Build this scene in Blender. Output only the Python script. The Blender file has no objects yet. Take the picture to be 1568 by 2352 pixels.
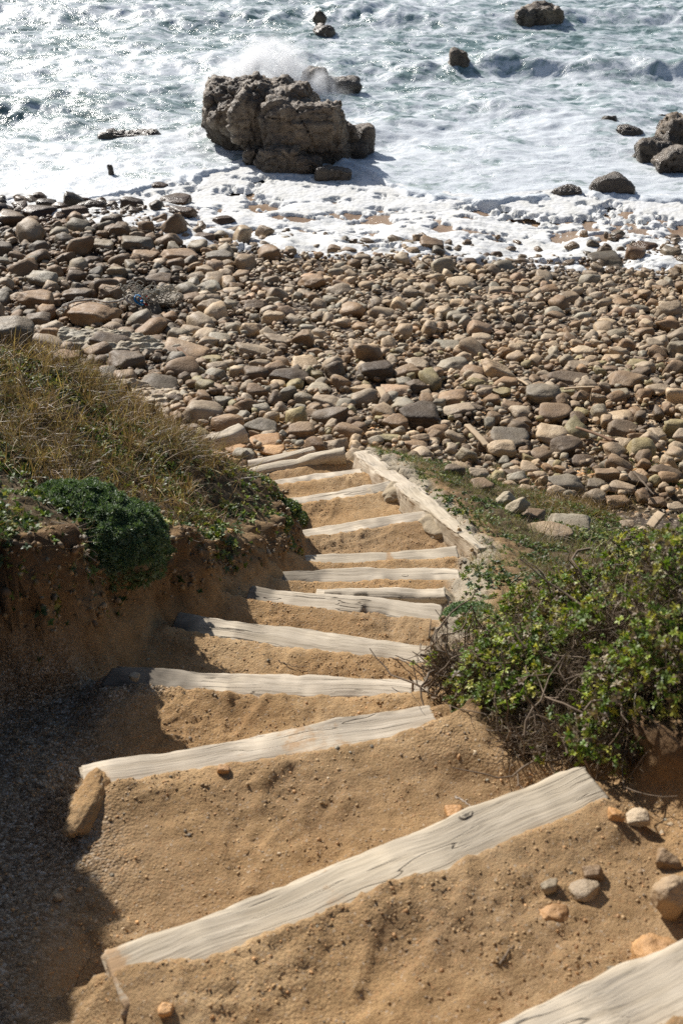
import bpy, math, numpy as np, random
from mathutils import Matrix, Vector, Euler
random.seed(7)
RNG = np.random.default_rng(11)
SC = bpy.context.scene
COL = SC.collection
R = math.radians

# ------------------------------------------------------------------ camera numbers (photo pixels 1568 x 2352)
FPX, CX, CY, PITCH, CH = 2613.0, 784.0, 1176.0, R(34.0), 7.0
cp, sp = math.cos(PITCH), math.sin(PITCH)
def ray(u, v):
    x = (np.asarray(u, float) - CX) / FPX; y = (CY - np.asarray(v, float)) / FPX
    return np.stack([x, cp + y * sp, -sp + y * cp], -1)
def PD(u, v, drop):                     # point at a drop below the eye
    d = ray(u, v); t = drop / -d[..., 2]
    return d * np.expand_dims(t, -1) + np.array([0, 0, CH])
def PY(u, v, y):                        # point at a distance ahead of the eye
    d = ray(u, v); t = y / d[..., 1]
    return d * np.expand_dims(t, -1) + np.array([0, 0, CH])

# ------------------------------------------------------------------ noise
def _h(ix, iy, iz, s):
    h = (ix.astype(np.int64) * 374761393 + iy.astype(np.int64) * 668265263 + iz.astype(np.int64) * 2147483647 + s * 974634777) & 0xffffffff
    h = ((h ^ (h >> 13)) * 1274126177) & 0xffffffff
    return (h ^ (h >> 16)) & 0xffffffff
_G = np.array([[1,1,0],[-1,1,0],[1,-1,0],[-1,-1,0],[1,0,1],[-1,0,1],[1,0,-1],[-1,0,-1],[0,1,1],[0,-1,1],[0,1,-1],[0,-1,-1]], float)
def perlin(p, s=0):
    i = np.floor(p).astype(np.int64); f = p - i; w = f * f * f * (f * (f * 6 - 15) + 10)
    r = np.zeros(len(p))
    for a in (0, 1):
        for b in (0, 1):
            for c in (0, 1):
                g = _G[_h(i[:, 0] + a, i[:, 1] + b, i[:, 2] + c, s) % 12]
                d = (g * (f - np.array([a, b, c]))).sum(1)
                ww = (w[:, 0] if a else 1 - w[:, 0]) * (w[:, 1] if b else 1 - w[:, 1]) * (w[:, 2] if c else 1 - w[:, 2])
                r += d * ww
    return r
def fbm(p, o=4, s=0, gain=.5, ridge=False):
    r = np.zeros(len(p)); a = 1.
    for k in range(o):
        n = perlin(p * 2.03 ** k + 17.3 * k, s + k)
        r += a * ((1 - 2.2 * np.abs(n)) if ridge else n); a *= gain
    return r
def worley(p, s=0):
    i = np.floor(p[:, :2]).astype(np.int64); f1 = np.full(len(p), 9.); f2 = f1.copy(); z = np.zeros(len(p), np.int64)
    for a in (-1, 0, 1):
        for b in (-1, 0, 1):
            cx, cy = i[:, 0] + a, i[:, 1] + b
            hx = _h(cx, cy, z, s) / 4294967295.; hy = _h(cx, cy, z + 7, s) / 4294967295.
            d = np.hypot(cx + hx - p[:, 0], cy + hy - p[:, 1])
            f2 = np.where(d < f1, f1, np.minimum(f2, d)); f1 = np.minimum(f1, d)
    return f1, f2
def XYZ(x, y, z=0.): return np.stack(np.broadcast_arrays(np.asarray(x, float), y, z), -1).reshape(-1, 3)
def sst(a, b, x):
    t = np.clip((x - a) / (b - a), 0, 1); return t * t * (3 - 2 * t)

# ------------------------------------------------------------------ object helpers
def mesh_np(name, v, faces, mat=None, parent=None, smooth=True, attr=None):
    v = np.asarray(v, np.float32); me = bpy.data.meshes.new(name)
    me.vertices.add(len(v)); me.vertices.foreach_set('co', v.ravel())
    if isinstance(faces, np.ndarray): faces = [faces]
    faces = [f for f in faces if len(f)]
    nl = sum(f.size for f in faces); npl = sum(len(f) for f in faces)
    me.loops.add(nl); me.polygons.add(npl)
    me.loops.foreach_set('vertex_index', np.concatenate([f.ravel() for f in faces]).astype(np.int32))
    tot = np.concatenate([np.full(len(f), f.shape[1]) for f in faces]); st = np.concatenate([[0], np.cumsum(tot)[:-1]])
    me.polygons.foreach_set('loop_start', st.astype(np.int32))
    try: me.polygons.foreach_set('loop_total', tot.astype(np.int32))
    except Exception: pass
    if smooth: me.polygons.foreach_set('use_smooth', np.ones(npl, bool))
    if attr:
        for k, a in attr.items():
            a = np.asarray(a, np.float32)
            if a.ndim == 1:
                me.attributes.new(k, 'FLOAT', 'POINT').data.foreach_set('value', a)
            else:
                c = np.ones((len(a), 4), np.float32); c[:, :3] = a
                me.attributes.new(k, 'FLOAT_COLOR', 'POINT').data.foreach_set('color', c.ravel())
    me.update(calc_edges=True)
    if mat: me.materials.append(mat)
    o = bpy.data.objects.new(name, me); COL.objects.link(o)
    if parent: o.parent = parent
    return o
def tag(o, label=None, cat=None, group=None, kind=None):
    if label: o['label'] = label
    if cat: o['category'] = cat
    if group: o['group'] = group
    if kind: o['kind'] = kind
    return o
def empty(name, loc, label, cat, group=None):
    o = bpy.data.objects.new(name, None); COL.objects.link(o); o.location = loc; o.empty_display_size = .1
    return tag(o, label, cat, group)
def grid_faces(nx, ny, keep=None):      # vertices index j*nx+i
    i, j = np.meshgrid(np.arange(nx - 1), np.arange(ny - 1)); a = (j * nx + i).ravel()
    f = np.stack([a, a + 1, a + nx + 1, a + nx], 1)
    return f if keep is None else f[keep[f].any(1)]
def recentre(o):                        # put the origin at the base of the mesh
    me = o.data; n = len(me.vertices); c = np.empty(n * 3, np.float32); me.vertices.foreach_get('co', c); c = c.reshape(-1, 3)
    b = np.array([(c[:, 0].min() + c[:, 0].max()) / 2, (c[:, 1].min() + c[:, 1].max()) / 2, c[:, 2].min()])
    me.vertices.foreach_set('co', (c - b).astype(np.float32).ravel()); o.location = Vector(b.tolist()) + o.location; me.update(); return o

# ------------------------------------------------------------------ materials
class NT:
    def __init__(s, name):
        s.m = bpy.data.materials.new(name); s.m.use_nodes = True; s.t = s.m.node_tree; s.n = s.t.nodes; s.n.clear()
        s.out = s.n.new('ShaderNodeOutputMaterial')
    def new(s, ty, **k):
        n = s.n.new(ty)
        for a, b in k.items():
            if a.startswith('i_'): n.inputs[a[2:].replace('_', ' ')].default_value = b
            else: setattr(n, a, b)
        return n
    def l(s, a, b): s.t.links.new(a, b)
    def coord(s, kind='Object', scale=(1, 1, 1)):
        c = s.new('ShaderNodeTexCoord'); m = s.new('ShaderNodeMapping'); m.inputs['Scale'].default_value = scale
        s.l(c.outputs[kind], m.inputs[0]); return m.outputs[0]
    def noise(s, vec, scale, detail=6, rough=.6, dist=0.):
        n = s.new('ShaderNodeTexNoise'); n.inputs['Scale'].default_value = scale; n.inputs['Detail'].default_value = detail
        n.inputs['Roughness'].default_value = rough; n.inputs['Distortion'].default_value = dist
        if vec is not None: s.l(vec, n.inputs['Vector'])
        return n.outputs['Fac']
    def vor(s, vec, scale, feat='F1', rnd=1.):
        n = s.new('ShaderNodeTexVoronoi'); n.feature = feat; n.inputs['Scale'].default_value = scale; n.inputs['Randomness'].default_value = rnd
        s.l(vec, n.inputs['Vector']); return n
    def math(s, op, a, b=None, c=None, clamp=False):
        n = s.new('ShaderNodeMath'); n.operation = op; n.use_clamp = clamp
        for k, x in enumerate((a, b, c)):
            if x is None: continue
            if isinstance(x, (int, float)): n.inputs[k].default_value = x
            else: s.l(x, n.inputs[k])
        return n.outputs[0]
    def mapr(s, x, a, b, c=0., d=1., smooth=True):
        n = s.new('ShaderNodeMapRange'); n.interpolation_type = 'SMOOTHSTEP' if smooth else 'LINEAR'
        for k, q in zip(('From Min', 'From Max', 'To Min', 'To Max'), (a, b, c, d)): n.inputs[k].default_value = q
        s.l(x, n.inputs[0]); return n.outputs[0]
    def ramp(s, x, stops):
        n = s.new('ShaderNodeValToRGB'); e = n.color_ramp.elements
        while len(e) < len(stops): e.new(.5)
        for q, (p, c) in zip(e, stops): q.position = p; q.color = (*c, 1)
        s.l(x, n.inputs[0]); return n.outputs[0]
    def mix(s, f, a, b, mode='MIX'):
        n = s.new('ShaderNodeMix'); n.data_type = 'RGBA'; n.blend_type = mode
        for k, x in ((0, f), (6, a), (7, b)):
            if isinstance(x, (int, float)): n.inputs[k].default_value = x
            elif isinstance(x, tuple): n.inputs[k].default_value = (*x, 1)
            else: s.l(x, n.inputs[k])
        return n.outputs[2]
    def bump(s, h, strength=.5, dist=.01, nrm=None):
        n = s.new('ShaderNodeBump'); n.inputs['Strength'].default_value = strength; n.inputs['Distance'].default_value = dist
        s.l(h, n.inputs['Height'])
        if nrm is not None: s.l(nrm, n.inputs['Normal'])
        return n.outputs[0]
    def attr(s, name):
        return s.new('ShaderNodeAttribute', attribute_name=name)
    def pbr(s, col, rough=.9, nrm=None, spec=.3, **k):
        p = s.new('ShaderNodeBsdfPrincipled')
        for key, x in (('Base Color', col), ('Roughness', rough)):
            if isinstance(x, tuple): p.inputs[key].default_value = (*x, 1)
            elif isinstance(x, (int, float)): p.inputs[key].default_value = x
            else: s.l(x, p.inputs[key])
        p.inputs['Specular IOR Level'].default_value = spec
        if nrm is not None: s.l(nrm, p.inputs['Normal'])
        return p
    def done(s, p): s.l(p.outputs[0], s.out.inputs['Surface']); return s.m

def mat_sand():
    t = NT('sand_path'); c = t.coord()
    big = t.noise(c, 2.2, 5, .6); mid = t.noise(c, 11, 6, .65); fine = t.noise(c, 90, 5, .7)
    col = t.ramp(big, [(.3, (.33, .20, .095)), (.5, (.43, .275, .135)), (.72, (.52, .365, .205))])
    damp = t.mapr(t.noise(c, .9, 4, .55), .48, .66); col = t.mix(t.math('MULTIPLY', damp, .5), col, (.27, .19, .115)); col = t.mix(t.math('MULTIPLY', t.mapr(mid, .42, .68), .8), col, (.26, .165, .08))
    gv = t.attr('gravel').outputs['Fac']
    grn = t.vor(c, 130); cell = t.new('ShaderNodeSeparateColor'); t.l(grn.outputs['Color'], cell.inputs[0])
    gcol = t.ramp(cell.outputs[0], [(0, (.10, .075, .05)), (.35, (.25, .185, .125)), (.7, (.38, .305, .22)), (.92, (.52, .46, .37)), (1, (.65, .6, .53))])
    col = t.mix(t.mapr(gv, .1, .8), col, gcol)
    # scattered grit of other colours in the sand
    g2 = t.vor(c, 210); c2 = t.new('ShaderNodeSeparateColor'); t.l(g2.outputs['Color'], c2.inputs[0])
    col = t.mix(t.math('MULTIPLY', t.mapr(c2.outputs[1], .8, .86), .4), col, t.ramp(c2.outputs[0], [(0, (.12, .07, .04)), (.5, (.42, .22, .1)), (.85, (.42, .34, .25)), (1, (.55, .5, .43))]))
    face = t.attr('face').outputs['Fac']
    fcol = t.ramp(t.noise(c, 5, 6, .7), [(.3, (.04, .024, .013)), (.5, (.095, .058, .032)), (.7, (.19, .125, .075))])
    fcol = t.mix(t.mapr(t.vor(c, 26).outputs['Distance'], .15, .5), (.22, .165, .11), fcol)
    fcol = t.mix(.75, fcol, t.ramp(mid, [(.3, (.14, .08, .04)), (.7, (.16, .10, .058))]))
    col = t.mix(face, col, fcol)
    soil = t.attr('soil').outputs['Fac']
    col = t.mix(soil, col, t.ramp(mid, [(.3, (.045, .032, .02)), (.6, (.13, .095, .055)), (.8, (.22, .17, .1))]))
    conc = t.attr('conc').outputs['Fac']
    col = t.mix(conc, col, t.ramp(fine, [(.3, (.27, .225, .165)), (.6, (.40, .345, .26)), (.8, (.48, .43, .34))]))
    fc = t.math('MULTIPLY', face, t.math('ADD', t.math('MULTIPLY', t.noise(c, 24, 6, .75), 2.5), t.math('MULTIPLY', t.vor(c, 30).outputs['Distance'], -1.2)))
    crisp = t.noise(c, 260, 4, .75)
    strat = t.new('ShaderNodeMapping'); strat.inputs['Scale'].default_value = (1.5, 1.5, 16); t.l(c, strat.inputs[0]); sn = t.noise(strat.outputs[0], 1.6, 5, .65)
    fc = t.math('ADD', fc, t.math('MULTIPLY', face, t.math('MULTIPLY', sn, 1.5)))
    h = t.math('ADD', t.math('ADD', fc, t.math('ADD', t.math('MULTIPLY', fine, .55), t.math('MULTIPLY', crisp, .25))), t.math('ADD', mid, t.math('MULTIPLY', t.math('SUBTRACT', .6, grn.outputs['Distance']), t.math('ADD', t.math('MULTIPLY', gv, 1.5), .12))))
    return t.done(t.pbr(col, .95, t.bump(h, .9, .011), .15))

def mat_wood():
    t = NT('weathered_wood'); oi = t.new('ShaderNodeObjectInfo'); c0 = t.new('ShaderNodeTexCoord')
    add = t.new('ShaderNodeVectorMath', operation='ADD'); t.l(c0.outputs['Object'], add.inputs[0])
    off = t.new('ShaderNodeVectorMath', operation='SCALE'); off.inputs[0].default_value = (7., 3., 5.); t.l(oi.outputs['Random'], off.inputs['Scale']); t.l(off.outputs[0], add.inputs[1])
    warp = t.new('ShaderNodeTexNoise'); warp.inputs['Scale'].default_value = 3.5; warp.inputs['Detail'].default_value = 2; t.l(add.outputs[0], warp.inputs[0])
    w2 = t.new('ShaderNodeVectorMath', operation='MULTIPLY_ADD'); t.l(warp.outputs['Color'], w2.inputs[0]); w2.inputs[1].default_value = (0, .05, .05); t.l(add.outputs[0], w2.inputs[2])
    m = t.new('ShaderNodeMapping'); m.inputs['Scale'].default_value = (1.6, 42, 42); t.l(w2.outputs[0], m.inputs[0]); g = m.outputs[0]
    m2 = t.new('ShaderNodeMapping'); m2.inputs['Scale'].default_value = (.75, 30, 30); t.l(w2.outputs[0], m2.inputs[0]); g2 = m2.outputs[0]
    grain = t.noise(g, 1.4, 5, .6); gr2 = t.noise(g, 4., 3, .6); blot = t.noise(add.outputs[0], 5, 4, .6)
    col = t.ramp(grain, [(.25, (.34, .28, .205)), (.45, (.47, .40, .31)), (.6, (.55, .475, .375)), (.8, (.62, .54, .435))])
    col = t.mix(t.math('MULTIPLY', t.mapr(gr2, .5, .7), .55), col, (.29, .245, .185))
    col = t.mix(t.mapr(blot, .45, .75, 0, .3), col, (.42, .35, .25)); col = t.mix(t.math('MULTIPLY', oi.outputs['Random'], .35), col, t.mix(1., col, (.80, .80, .72), 'MULTIPLY'))
    ck = t.noise(g2, 1., 2, .4); crack = t.math('ABSOLUTE', t.math('SUBTRACT', ck, .5)); cm = t.mapr(crack, .0, .014, 1, 0)
    gate = t.mapr(t.noise(add.outputs[0], 2.6, 2, .5), .48, .6); cm = t.math('MULTIPLY', cm, gate)
    cm = t.math('MULTIPLY', cm, .92); col = t.mix(cm, col, (.1, .075, .05))
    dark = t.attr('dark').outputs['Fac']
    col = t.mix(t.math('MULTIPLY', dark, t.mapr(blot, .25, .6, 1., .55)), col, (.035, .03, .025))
    dirt = t.attr('dirt').outputs['Fac']
    dn = t.mapr(t.math('ADD', dirt, t.math('ADD', t.math('MULTIPLY', t.math('SUBTRACT', t.noise(c0.outputs['Object'], 9, 7, .75), .5), 2.6), t.math('MULTIPLY', t.math('SUBTRACT', grain, .5), 1.2))), .5, 1.0)
    col = t.mix(t.math('MULTIPLY', dn, .85), col, (.38, .235, .12))
    h = t.math('SUBTRACT', t.math('ADD', t.math('MULTIPLY', grain, .6), t.math('MULTIPLY', gr2, .3)), t.math('MULTIPLY', cm, 1.6))
    return t.done(t.pbr(col, .85, t.bump(h, .8, .006), .2))

def rock_nodes(t, vec, rnd_out, tint_out, base, moss=False, sc=1.):
    n1 = t.noise(vec, 3.5 * sc, 6, .65); n2 = t.noise(vec, 16 * sc, 6, .7); n3 = t.noise(vec, 70 * sc, 4, .7)
    col = t.ramp(n1, base)
    if tint_out is not None: col = t.mix(1., col, tint_out, 'MULTIPLY')
    col = t.mix(t.math('MULTIPLY', t.mapr(n2, .5, .72), .55), col, t.mix(1., col, (.5, .45, .4), 'MULTIPLY'))
    col = t.mix(t.math('MULTIPLY', t.mapr(n3, .58, .75), .35), col, (.5, .44, .36))
    n0 = t.noise(vec, 1.1 * sc, 3, .5); col = t.mix(t.math('MULTIPLY', t.mapr(n0, .45, .62), .45), col, t.mix(1., col, (1.35, 1.2, 1.0), 'MULTIPLY'))
    mp = t.new('ShaderNodeMapping'); mp.inputs['Scale'].default_value = (2 * sc, 3 * sc, 17 * sc); mp.inputs['Rotation'].default_value = (.4, .25, 0); t.l(vec, mp.inputs[0])
    lay = t.noise(mp.outputs[0], 1.2, 4, .6); col = t.mix(t.math('MULTIPLY', t.mapr(lay, .52, .66), .35), col, t.mix(1., col, (.6, .52, .45), 'MULTIPLY'))
    h = t.math('ADD', t.math('ADD', t.math('MULTIPLY', n2, .8), t.math('MULTIPLY', n3, .35)), t.math('MULTIPLY', lay, .5))
    return col, h
TAN = [(.3, (.235, .17, .108)), (.5, (.36, .275, .18)), (.7, (.49, .395, .275))]
def mat_stone(name, attrtint):
    t = NT(name); c0 = t.new('ShaderNodeTexCoord')
    if attrtint:
        col_, h = rock_nodes(t, c0.outputs['Object'], None, t.attr('tint').outputs['Color'], TAN)
    else:
        oi = t.new('ShaderNodeObjectInfo'); a = t.new('ShaderNodeVectorMath', operation='MULTIPLY_ADD')
        t.l(oi.outputs['Random'], a.inputs[0]); a.inputs[1].default_value = (31, 17, 23)
        geo = t.new('ShaderNodeVectorTransform', vector_type='POINT', convert_from='OBJECT', convert_to='WORLD'); t.l(c0.outputs['Object'], a.inputs[2])
        col_, h = rock_nodes(t, a.outputs[0], None, oi.outputs['Color'], TAN)
        # faces in scaled object space: scale noise is already per metre because meshes are built at real size
    geo = t.new('ShaderNodeNewGeometry'); sep = t.new('ShaderNodeSeparateXYZ'); t.l(geo.outputs['Position'], sep.inputs[0])
    wet = t.mapr(t.math('ADD', sep.outputs[2], t.math('MULTIPLY', t.math('SUBTRACT', t.noise(geo.outputs['Position'], 1.1, 4), .5), .5)), .42, .72, 1, 0)
    col_ = t.mix(wet, col_, t.mix(1., col_, (.42, .38, .34), 'MULTIPLY'))
    rg = t.math('SUBTRACT', t.mapr(t.noise(c0.outputs['Object'], 9, 3), .3, .7, .5, .75), t.math('MULTIPLY', wet, .28))
    return t.done(t.pbr(col_, rg, t.bump(h, .8, .016), .4))

def mat_searock():
    t = NT('wet_sea_rock'); c = t.coord()
    col, h = rock_nodes(t, c, None, None, [(.3, (.075, .057, .04)), (.5, (.175, .135, .095)), (.72, (.31, .245, .175))], sc=.6)
    geo = t.new('ShaderNodeNewGeometry'); sep = t.new('ShaderNodeSeparateXYZ'); t.l(geo.outputs['Position'], sep.inputs[0])
    wet = t.mapr(t.math('ADD', sep.outputs[2], t.math('MULTIPLY', t.noise(c, 1.5), .6)), .35, 1.0, .65, 0)
    col = t.mix(wet, col, (.022, .018, .014))
    h2 = t.noise(c, 5, 8, .7)
    return t.done(t.pbr(col, t.mapr(wet, 0, .6, .55, .3), t.bump(t.math('ADD', h, h2), .9, .05), .5))

def mat_beach():
    t = NT('beach_ground'); c = t.coord()
    v = t.vor(c, 26); s = t.new('ShaderNodeSeparateColor'); t.l(v.outputs['Color'], s.inputs[0])
    peb = t.ramp(s.outputs[0], [(0, (.08, .065, .05)), (.5, (.2, .155, .11)), (1, (.38, .32, .25))])
    peb = t.mix(t.mapr(v.outputs['Distance'], .25, .55), peb, (.07, .05, .035))
    sand = t.ramp(t.noise(c, 2, 6, .6), [(.3, (.25, .16, .095)), (.7, (.36, .25, .16))])
    geo = t.new('ShaderNodeNewGeometry'); sep = t.new('ShaderNodeSeparateXYZ'); t.l(geo.outputs['Position'], sep.inputs[0])
    shore = t.mapr(t.math('ADD', sep.outputs[2], t.math('MULTIPLY', t.math('SUBTRACT', t.noise(c, .8, 4), .5), .3)), .28, .5, 1, 0)
    col = t.mix(shore, peb, sand)
    h = t.math('ADD', t.noise(c, 40, 5, .7), t.math('MULTIPLY', t.math('SUBTRACT', 1., shore), t.math('MULTIPLY', v.outputs['Distance'], -1.5)))
    return t.done(t.pbr(col, t.mapr(shore, 0, 1, .9, .22), t.bump(h, .5, .02), .4))

def mat_sea():
    t = NT('sea_water_foam'); c = t.coord('Object', (1, 1, 0))
    wn = t.new('ShaderNodeTexNoise'); wn.inputs['Scale'].default_value = .55; wn.inputs['Detail'].default_value = 4; wn.inputs['Roughness'].default_value = .6; t.l(c, wn.inputs[0])
    w = t.new('ShaderNodeVectorMath', operation='MULTIPLY_ADD'); t.l(wn.outputs['Color'], w.inputs[0]); w.inputs[1].default_value = (1.8, 1.8, 0); t.l(c, w.inputs[2]); wc = w.outputs[0]
    cover = t.attr('foam').outputs['Fac']
    m = t.new('ShaderNodeMapping'); m.inputs['Scale'].default_value = (.75, 1.25, 1); m.inputs['Rotation'].default_value = (0, 0, R(12)); t.l(wc, m.inputs[0])
    n1 = t.noise(m.outputs[0], .9, 10, .68, .3)
    e1 = t.vor(m.outputs[0], 1.5, 'DISTANCE_TO_EDGE').outputs['Distance']; e2 = t.vor(m.outputs[0], 4.2, 'DISTANCE_TO_EDGE').outputs['Distance']
    n2 = t.noise(m.outputs[0], 5, 7, .7)
    lace = t.math('ADD', t.mapr(e1, 0, .35, .16, -.06), t.mapr(e2, 0, .3, .12, -.05))
    f = t.math('ADD', t.math('ADD', n1, lace), t.math('MULTIPLY', t.math('SUBTRACT', n2, .5), .5))
    f = t.math('ADD', f, t.math('SUBTRACT', cover, .5))
    mask = t.math('MULTIPLY', t.mapr(f, .43, .72, 0, 1, False), t.mapr(n2, .15, .6, .8, 1.))
    thin = t.mapr(f, .25, .5)
    # fine water
    rip = t.math('ADD', t.noise(m.outputs[0], 2.5, 8, .62), t.math('MULTIPLY', t.noise(m.outputs[0], 14., 4, .6), .2))
    wb = t.bump(rip, .8, .10)
    deep = t.attr('deep').outputs['Fac']
    wcol = t.mix(deep, (.30, .34, .31), (.085, .15, .14))
    wcol = t.mix(t.math('MULTIPLY', thin, .6), wcol, (.36, .46, .46))
    pw = t.pbr(wcol, .2, wb, .5)
    fb = t.bump(t.math('ADD', t.math('ADD', t.math('MULTIPLY', f, .8), t.math('MULTIPLY', n2, .9)), t.math('MULTIPLY', t.noise(c, 22, 5, .65), .25)), .45, .045)
    pf = t.pbr((.66, .70, .735), .45, fb, .5)
    pf.inputs['Subsurface Weight'].default_value = 0.
    mx = t.new('ShaderNodeMixShader'); t.l(mask, mx.inputs[0]); t.l(pw.outputs[0], mx.inputs[1]); t.l(pf.outputs[0], mx.inputs[2])
    t.l(mx.outputs[0], t.out.inputs['Surface']); return t.m
def mat_foam():
    t = NT('shore_foam'); c = t.coord()
    h = t.math('ADD', t.math('MULTIPLY', t.vor(c, 11).outputs['Distance'], -1.), t.math('MULTIPLY', t.noise(c, 30, 5, .7), .7))
    col = t.ramp(t.noise(c, 3, 5), [(.35, (.64, .635, .60)), (.6, (.72, .725, .72))])
    return t.done(t.pbr(col, .75, t.bump(h, .4, .03), .25))
def mat_leaf():
    t = NT('leaves'); a = t.attr('tint').outputs['Color']
    p = t.pbr(a, .5, None, .4)
    tr = t.new('ShaderNodeBsdfTranslucent'); t.l(t.mix(1., a, (1.35, 1.4, .7), 'MULTIPLY'), tr.inputs['Color'])
    mx = t.new('ShaderNodeMixShader'); mx.inputs[0].default_value = .25; t.l(p.outputs[0], mx.inputs[1]); t.l(tr.outputs[0], mx.inputs[2])
    t.l(mx.outputs[0], t.out.inputs['Surface']); return t.m
def mat_plain(name, col, rough=.8, bs=60, bd=.003, var=.35, spec=.3):
    t = NT(name); c = t.coord(); n = t.noise(c, bs, 5, .65); n2 = t.noise(c, bs * .2, 4)
    cc = t.mix(t.math('MULTIPLY', t.mapr(n2, .35, .65), var), tuple(col), tuple(x * .45 for x in col))
    return t.done(t.pbr(cc, rough, t.bump(n, .6, bd), spec))

M = dict(sand=mat_sand(), wood=mat_wood(), stone=mat_stone('beach_stone', False), stuff=mat_stone('beach_small_stone', True), searock=mat_searock(),
         beach=mat_beach(), sea=mat_sea(), foam=mat_foam(), leaf=mat_leaf(), twig=mat_plain('twig_bark', (.20, .15, .105)),
         root=mat_plain('dead_branch', (.36, .30, .24)), rust=mat_plain('rust', (.13, .05, .03)),
         rope=mat_plain('rope_fibre', (.52, .47, .40), .9, 180, .006), net=mat_plain('net_fibre', (.42, .40, .34), .9, 120, .008),
         blue=mat_plain('blue_plastic', (.01, .24, .55), .4), red=mat_plain('red_plastic', (.55, .04, .03), .5), plank=mat_plain('plank_wood', (.50, .38, .25), .8, 30, .002),
         oldplank=mat_plain('old_plank_wood', (.25, .15, .09), .8, 30, .002), mortar=mat_plain('mortar', (.38, .31, .215), .95, 70, .008, .3, .15))
# ------------------------------------------------------------------ the stairs: timbers from near to far
# left end, right end (far top edge, photo pixels), drop, width, dirt
TB = [((700, 2533), (1620, 2116), 1.76, .165), ((235, 2178), (1325, 1752), 2.00, .150), ((188, 1748), (985, 1612), 2.24, .125),
      ((270, 1527), (968, 1558), 2.48, .115), ((415, 1404), (992, 1478), 2.72, .135), ((578, 1343), (1015, 1386), 2.96, .130),
      ((640, 1308), (1048, 1300), 3.12, .120), ((700, 1272), (1045, 1256), 3.34, .105), ((560, 1232), (978, 1172), 3.62, .110),
      ((500, 1166), (893, 1107), 3.88, .115), ((470, 1122), (826, 1074), 4.12, .090), ((440, 1100), (795, 1040), 4.36, .110)]
NB = len(TB)
EL = np.array([PD(*t[0], t[2]) for t in TB]); ER = np.array([PD(*t[1], t[2]) for t in TB]); ZT = np.array([CH - t[2] for t in TB]); WT = np.array([t[3] for t in TB])
ZLEV = np.concatenate([ZT, [CH - 4.62]]) - .004
def gline(i, x):                        # far edge of timber i as y(x), flattening beyond its ends
    a, b = EL[i], ER[i]; s = (b[1] - a[1]) / (b[0] - a[0])
    xi = np.clip(x, a[0], b[0]); return a[1] + s * (xi - a[0]) + .35 * s * np.clip(x - b[0], 0, 2) + .35 * s * np.clip(x - a[0], -2, 0)
MIDY = (EL[:, 1] + ER[:, 1]) / 2
def stairs(x, y, detail=True):
    n = len(x); lev = np.zeros(n, int); G = np.stack([gline(i, x) for i in range(NB)])
    G = np.maximum.accumulate(G, 0)
    for i in range(NB): lev += (y > G[i])
    gp = np.where(lev > 0, G[np.clip(lev - 1, 0, NB - 1), np.arange(n)], G[0] - .75)
    gn = np.where(lev < NB, G[np.clip(lev, 0, NB - 1), np.arange(n)], G[NB - 1] + .8)
    f = np.clip((y - gp) / np.maximum(gn - gp, .05), 0, 1)
    Z = np.concatenate([[ZLEV[0] + .2], ZLEV, [ZLEV[-1] - .25]])
    zs = (Z[lev] + Z[lev + 1]) / 2 * (1 - f) + (Z[lev + 1] + Z[lev + 2]) / 2 * f - .01
    z = ZLEV[lev].copy()
    xl = np.interp(y, EL[:, 1], EL[:, 0]); xr = np.interp(y, ER[:, 1], ER[:, 0])
    out = np.maximum(xl - x, x - xr)
    m = sst(.0, .16, out)
    if detail:
        p = XYZ(x, y)
        nz = fbm(p * 5, 4, 3)
        a = gn - y
        wi = WT[np.clip(lev, 0, NB - 1)]
        ew = wi * (.88 + .15 * nz) + .006 * perlin(p * 60, 9) - .07 * sst(.22, -.02, x - xl) * (lev == 1)
        low = np.where((lev < NB), 1 - sst(-.010, .012, a - ew), 0)
        z = z + .007 * nz + .017 * (1 - sst(.02, .16, a - wi))
        # debris below the riser of the step above
        z += .03 * np.exp(-((y - gp) / .05) ** 2) * (1 + nz)
        z = z - low * (.055 + 0 * nz)
        z = np.where((lev < NB) & (a < .02), z - .05, z)
    return z * (1 - m) + zs * m, lev, m, f

# ------------------------------------------------------------------ banks: thin-plate surfaces through measured and tuned points
def tps(pts, lam=.003):
    P = np.array(pts, float); X = P[:, :2]; n = len(P)
    d = np.hypot(*(X[:, None] - X[None]).transpose(2, 0, 1)) + 1e-9; K = d * d * np.log(d) + lam * np.eye(n)
    Q = np.concatenate([np.ones((n, 1)), X], 1); A = np.block([[K, Q], [Q.T, np.zeros((3, 3))]]); w = np.linalg.solve(A, np.concatenate([P[:, 2], np.zeros(3)]))
    def f(x, y):
        r = w[n] + w[n + 1] * x + w[n + 2] * y
        for k in range(n):
            dd = np.hypot(x - X[k, 0], y - X[k, 1]) + 1e-9; r = r + w[k] * dd * dd * np.log(dd)
        return r
    return f
def beachz(x, y):
    z = np.interp(y, [5, 7, 9, 11, 13, 15, 16.5, 18, 20, 22, 26, 40, 80], [2.7, 2.25, 1.85, 1.45, 1.08, .72, .48, .30, .02, -.15, -.4, -2.5, -6])
    p = XYZ(x, y); z = z + .12 * fbm(p * .45, 3, 21) + .05 * fbm(p * 1.6, 3, 22)
    z = z + .18 * np.exp(-((x + 4.5) ** 2) / 6) * sst(14, 17, y) * (1 - sst(19, 21, y))
    z = z - .10 * sst(1, 4, x) * sst(13, 17, y)
    return z
def q(u, v, y): return tuple(PY(u, v, y))
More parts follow.
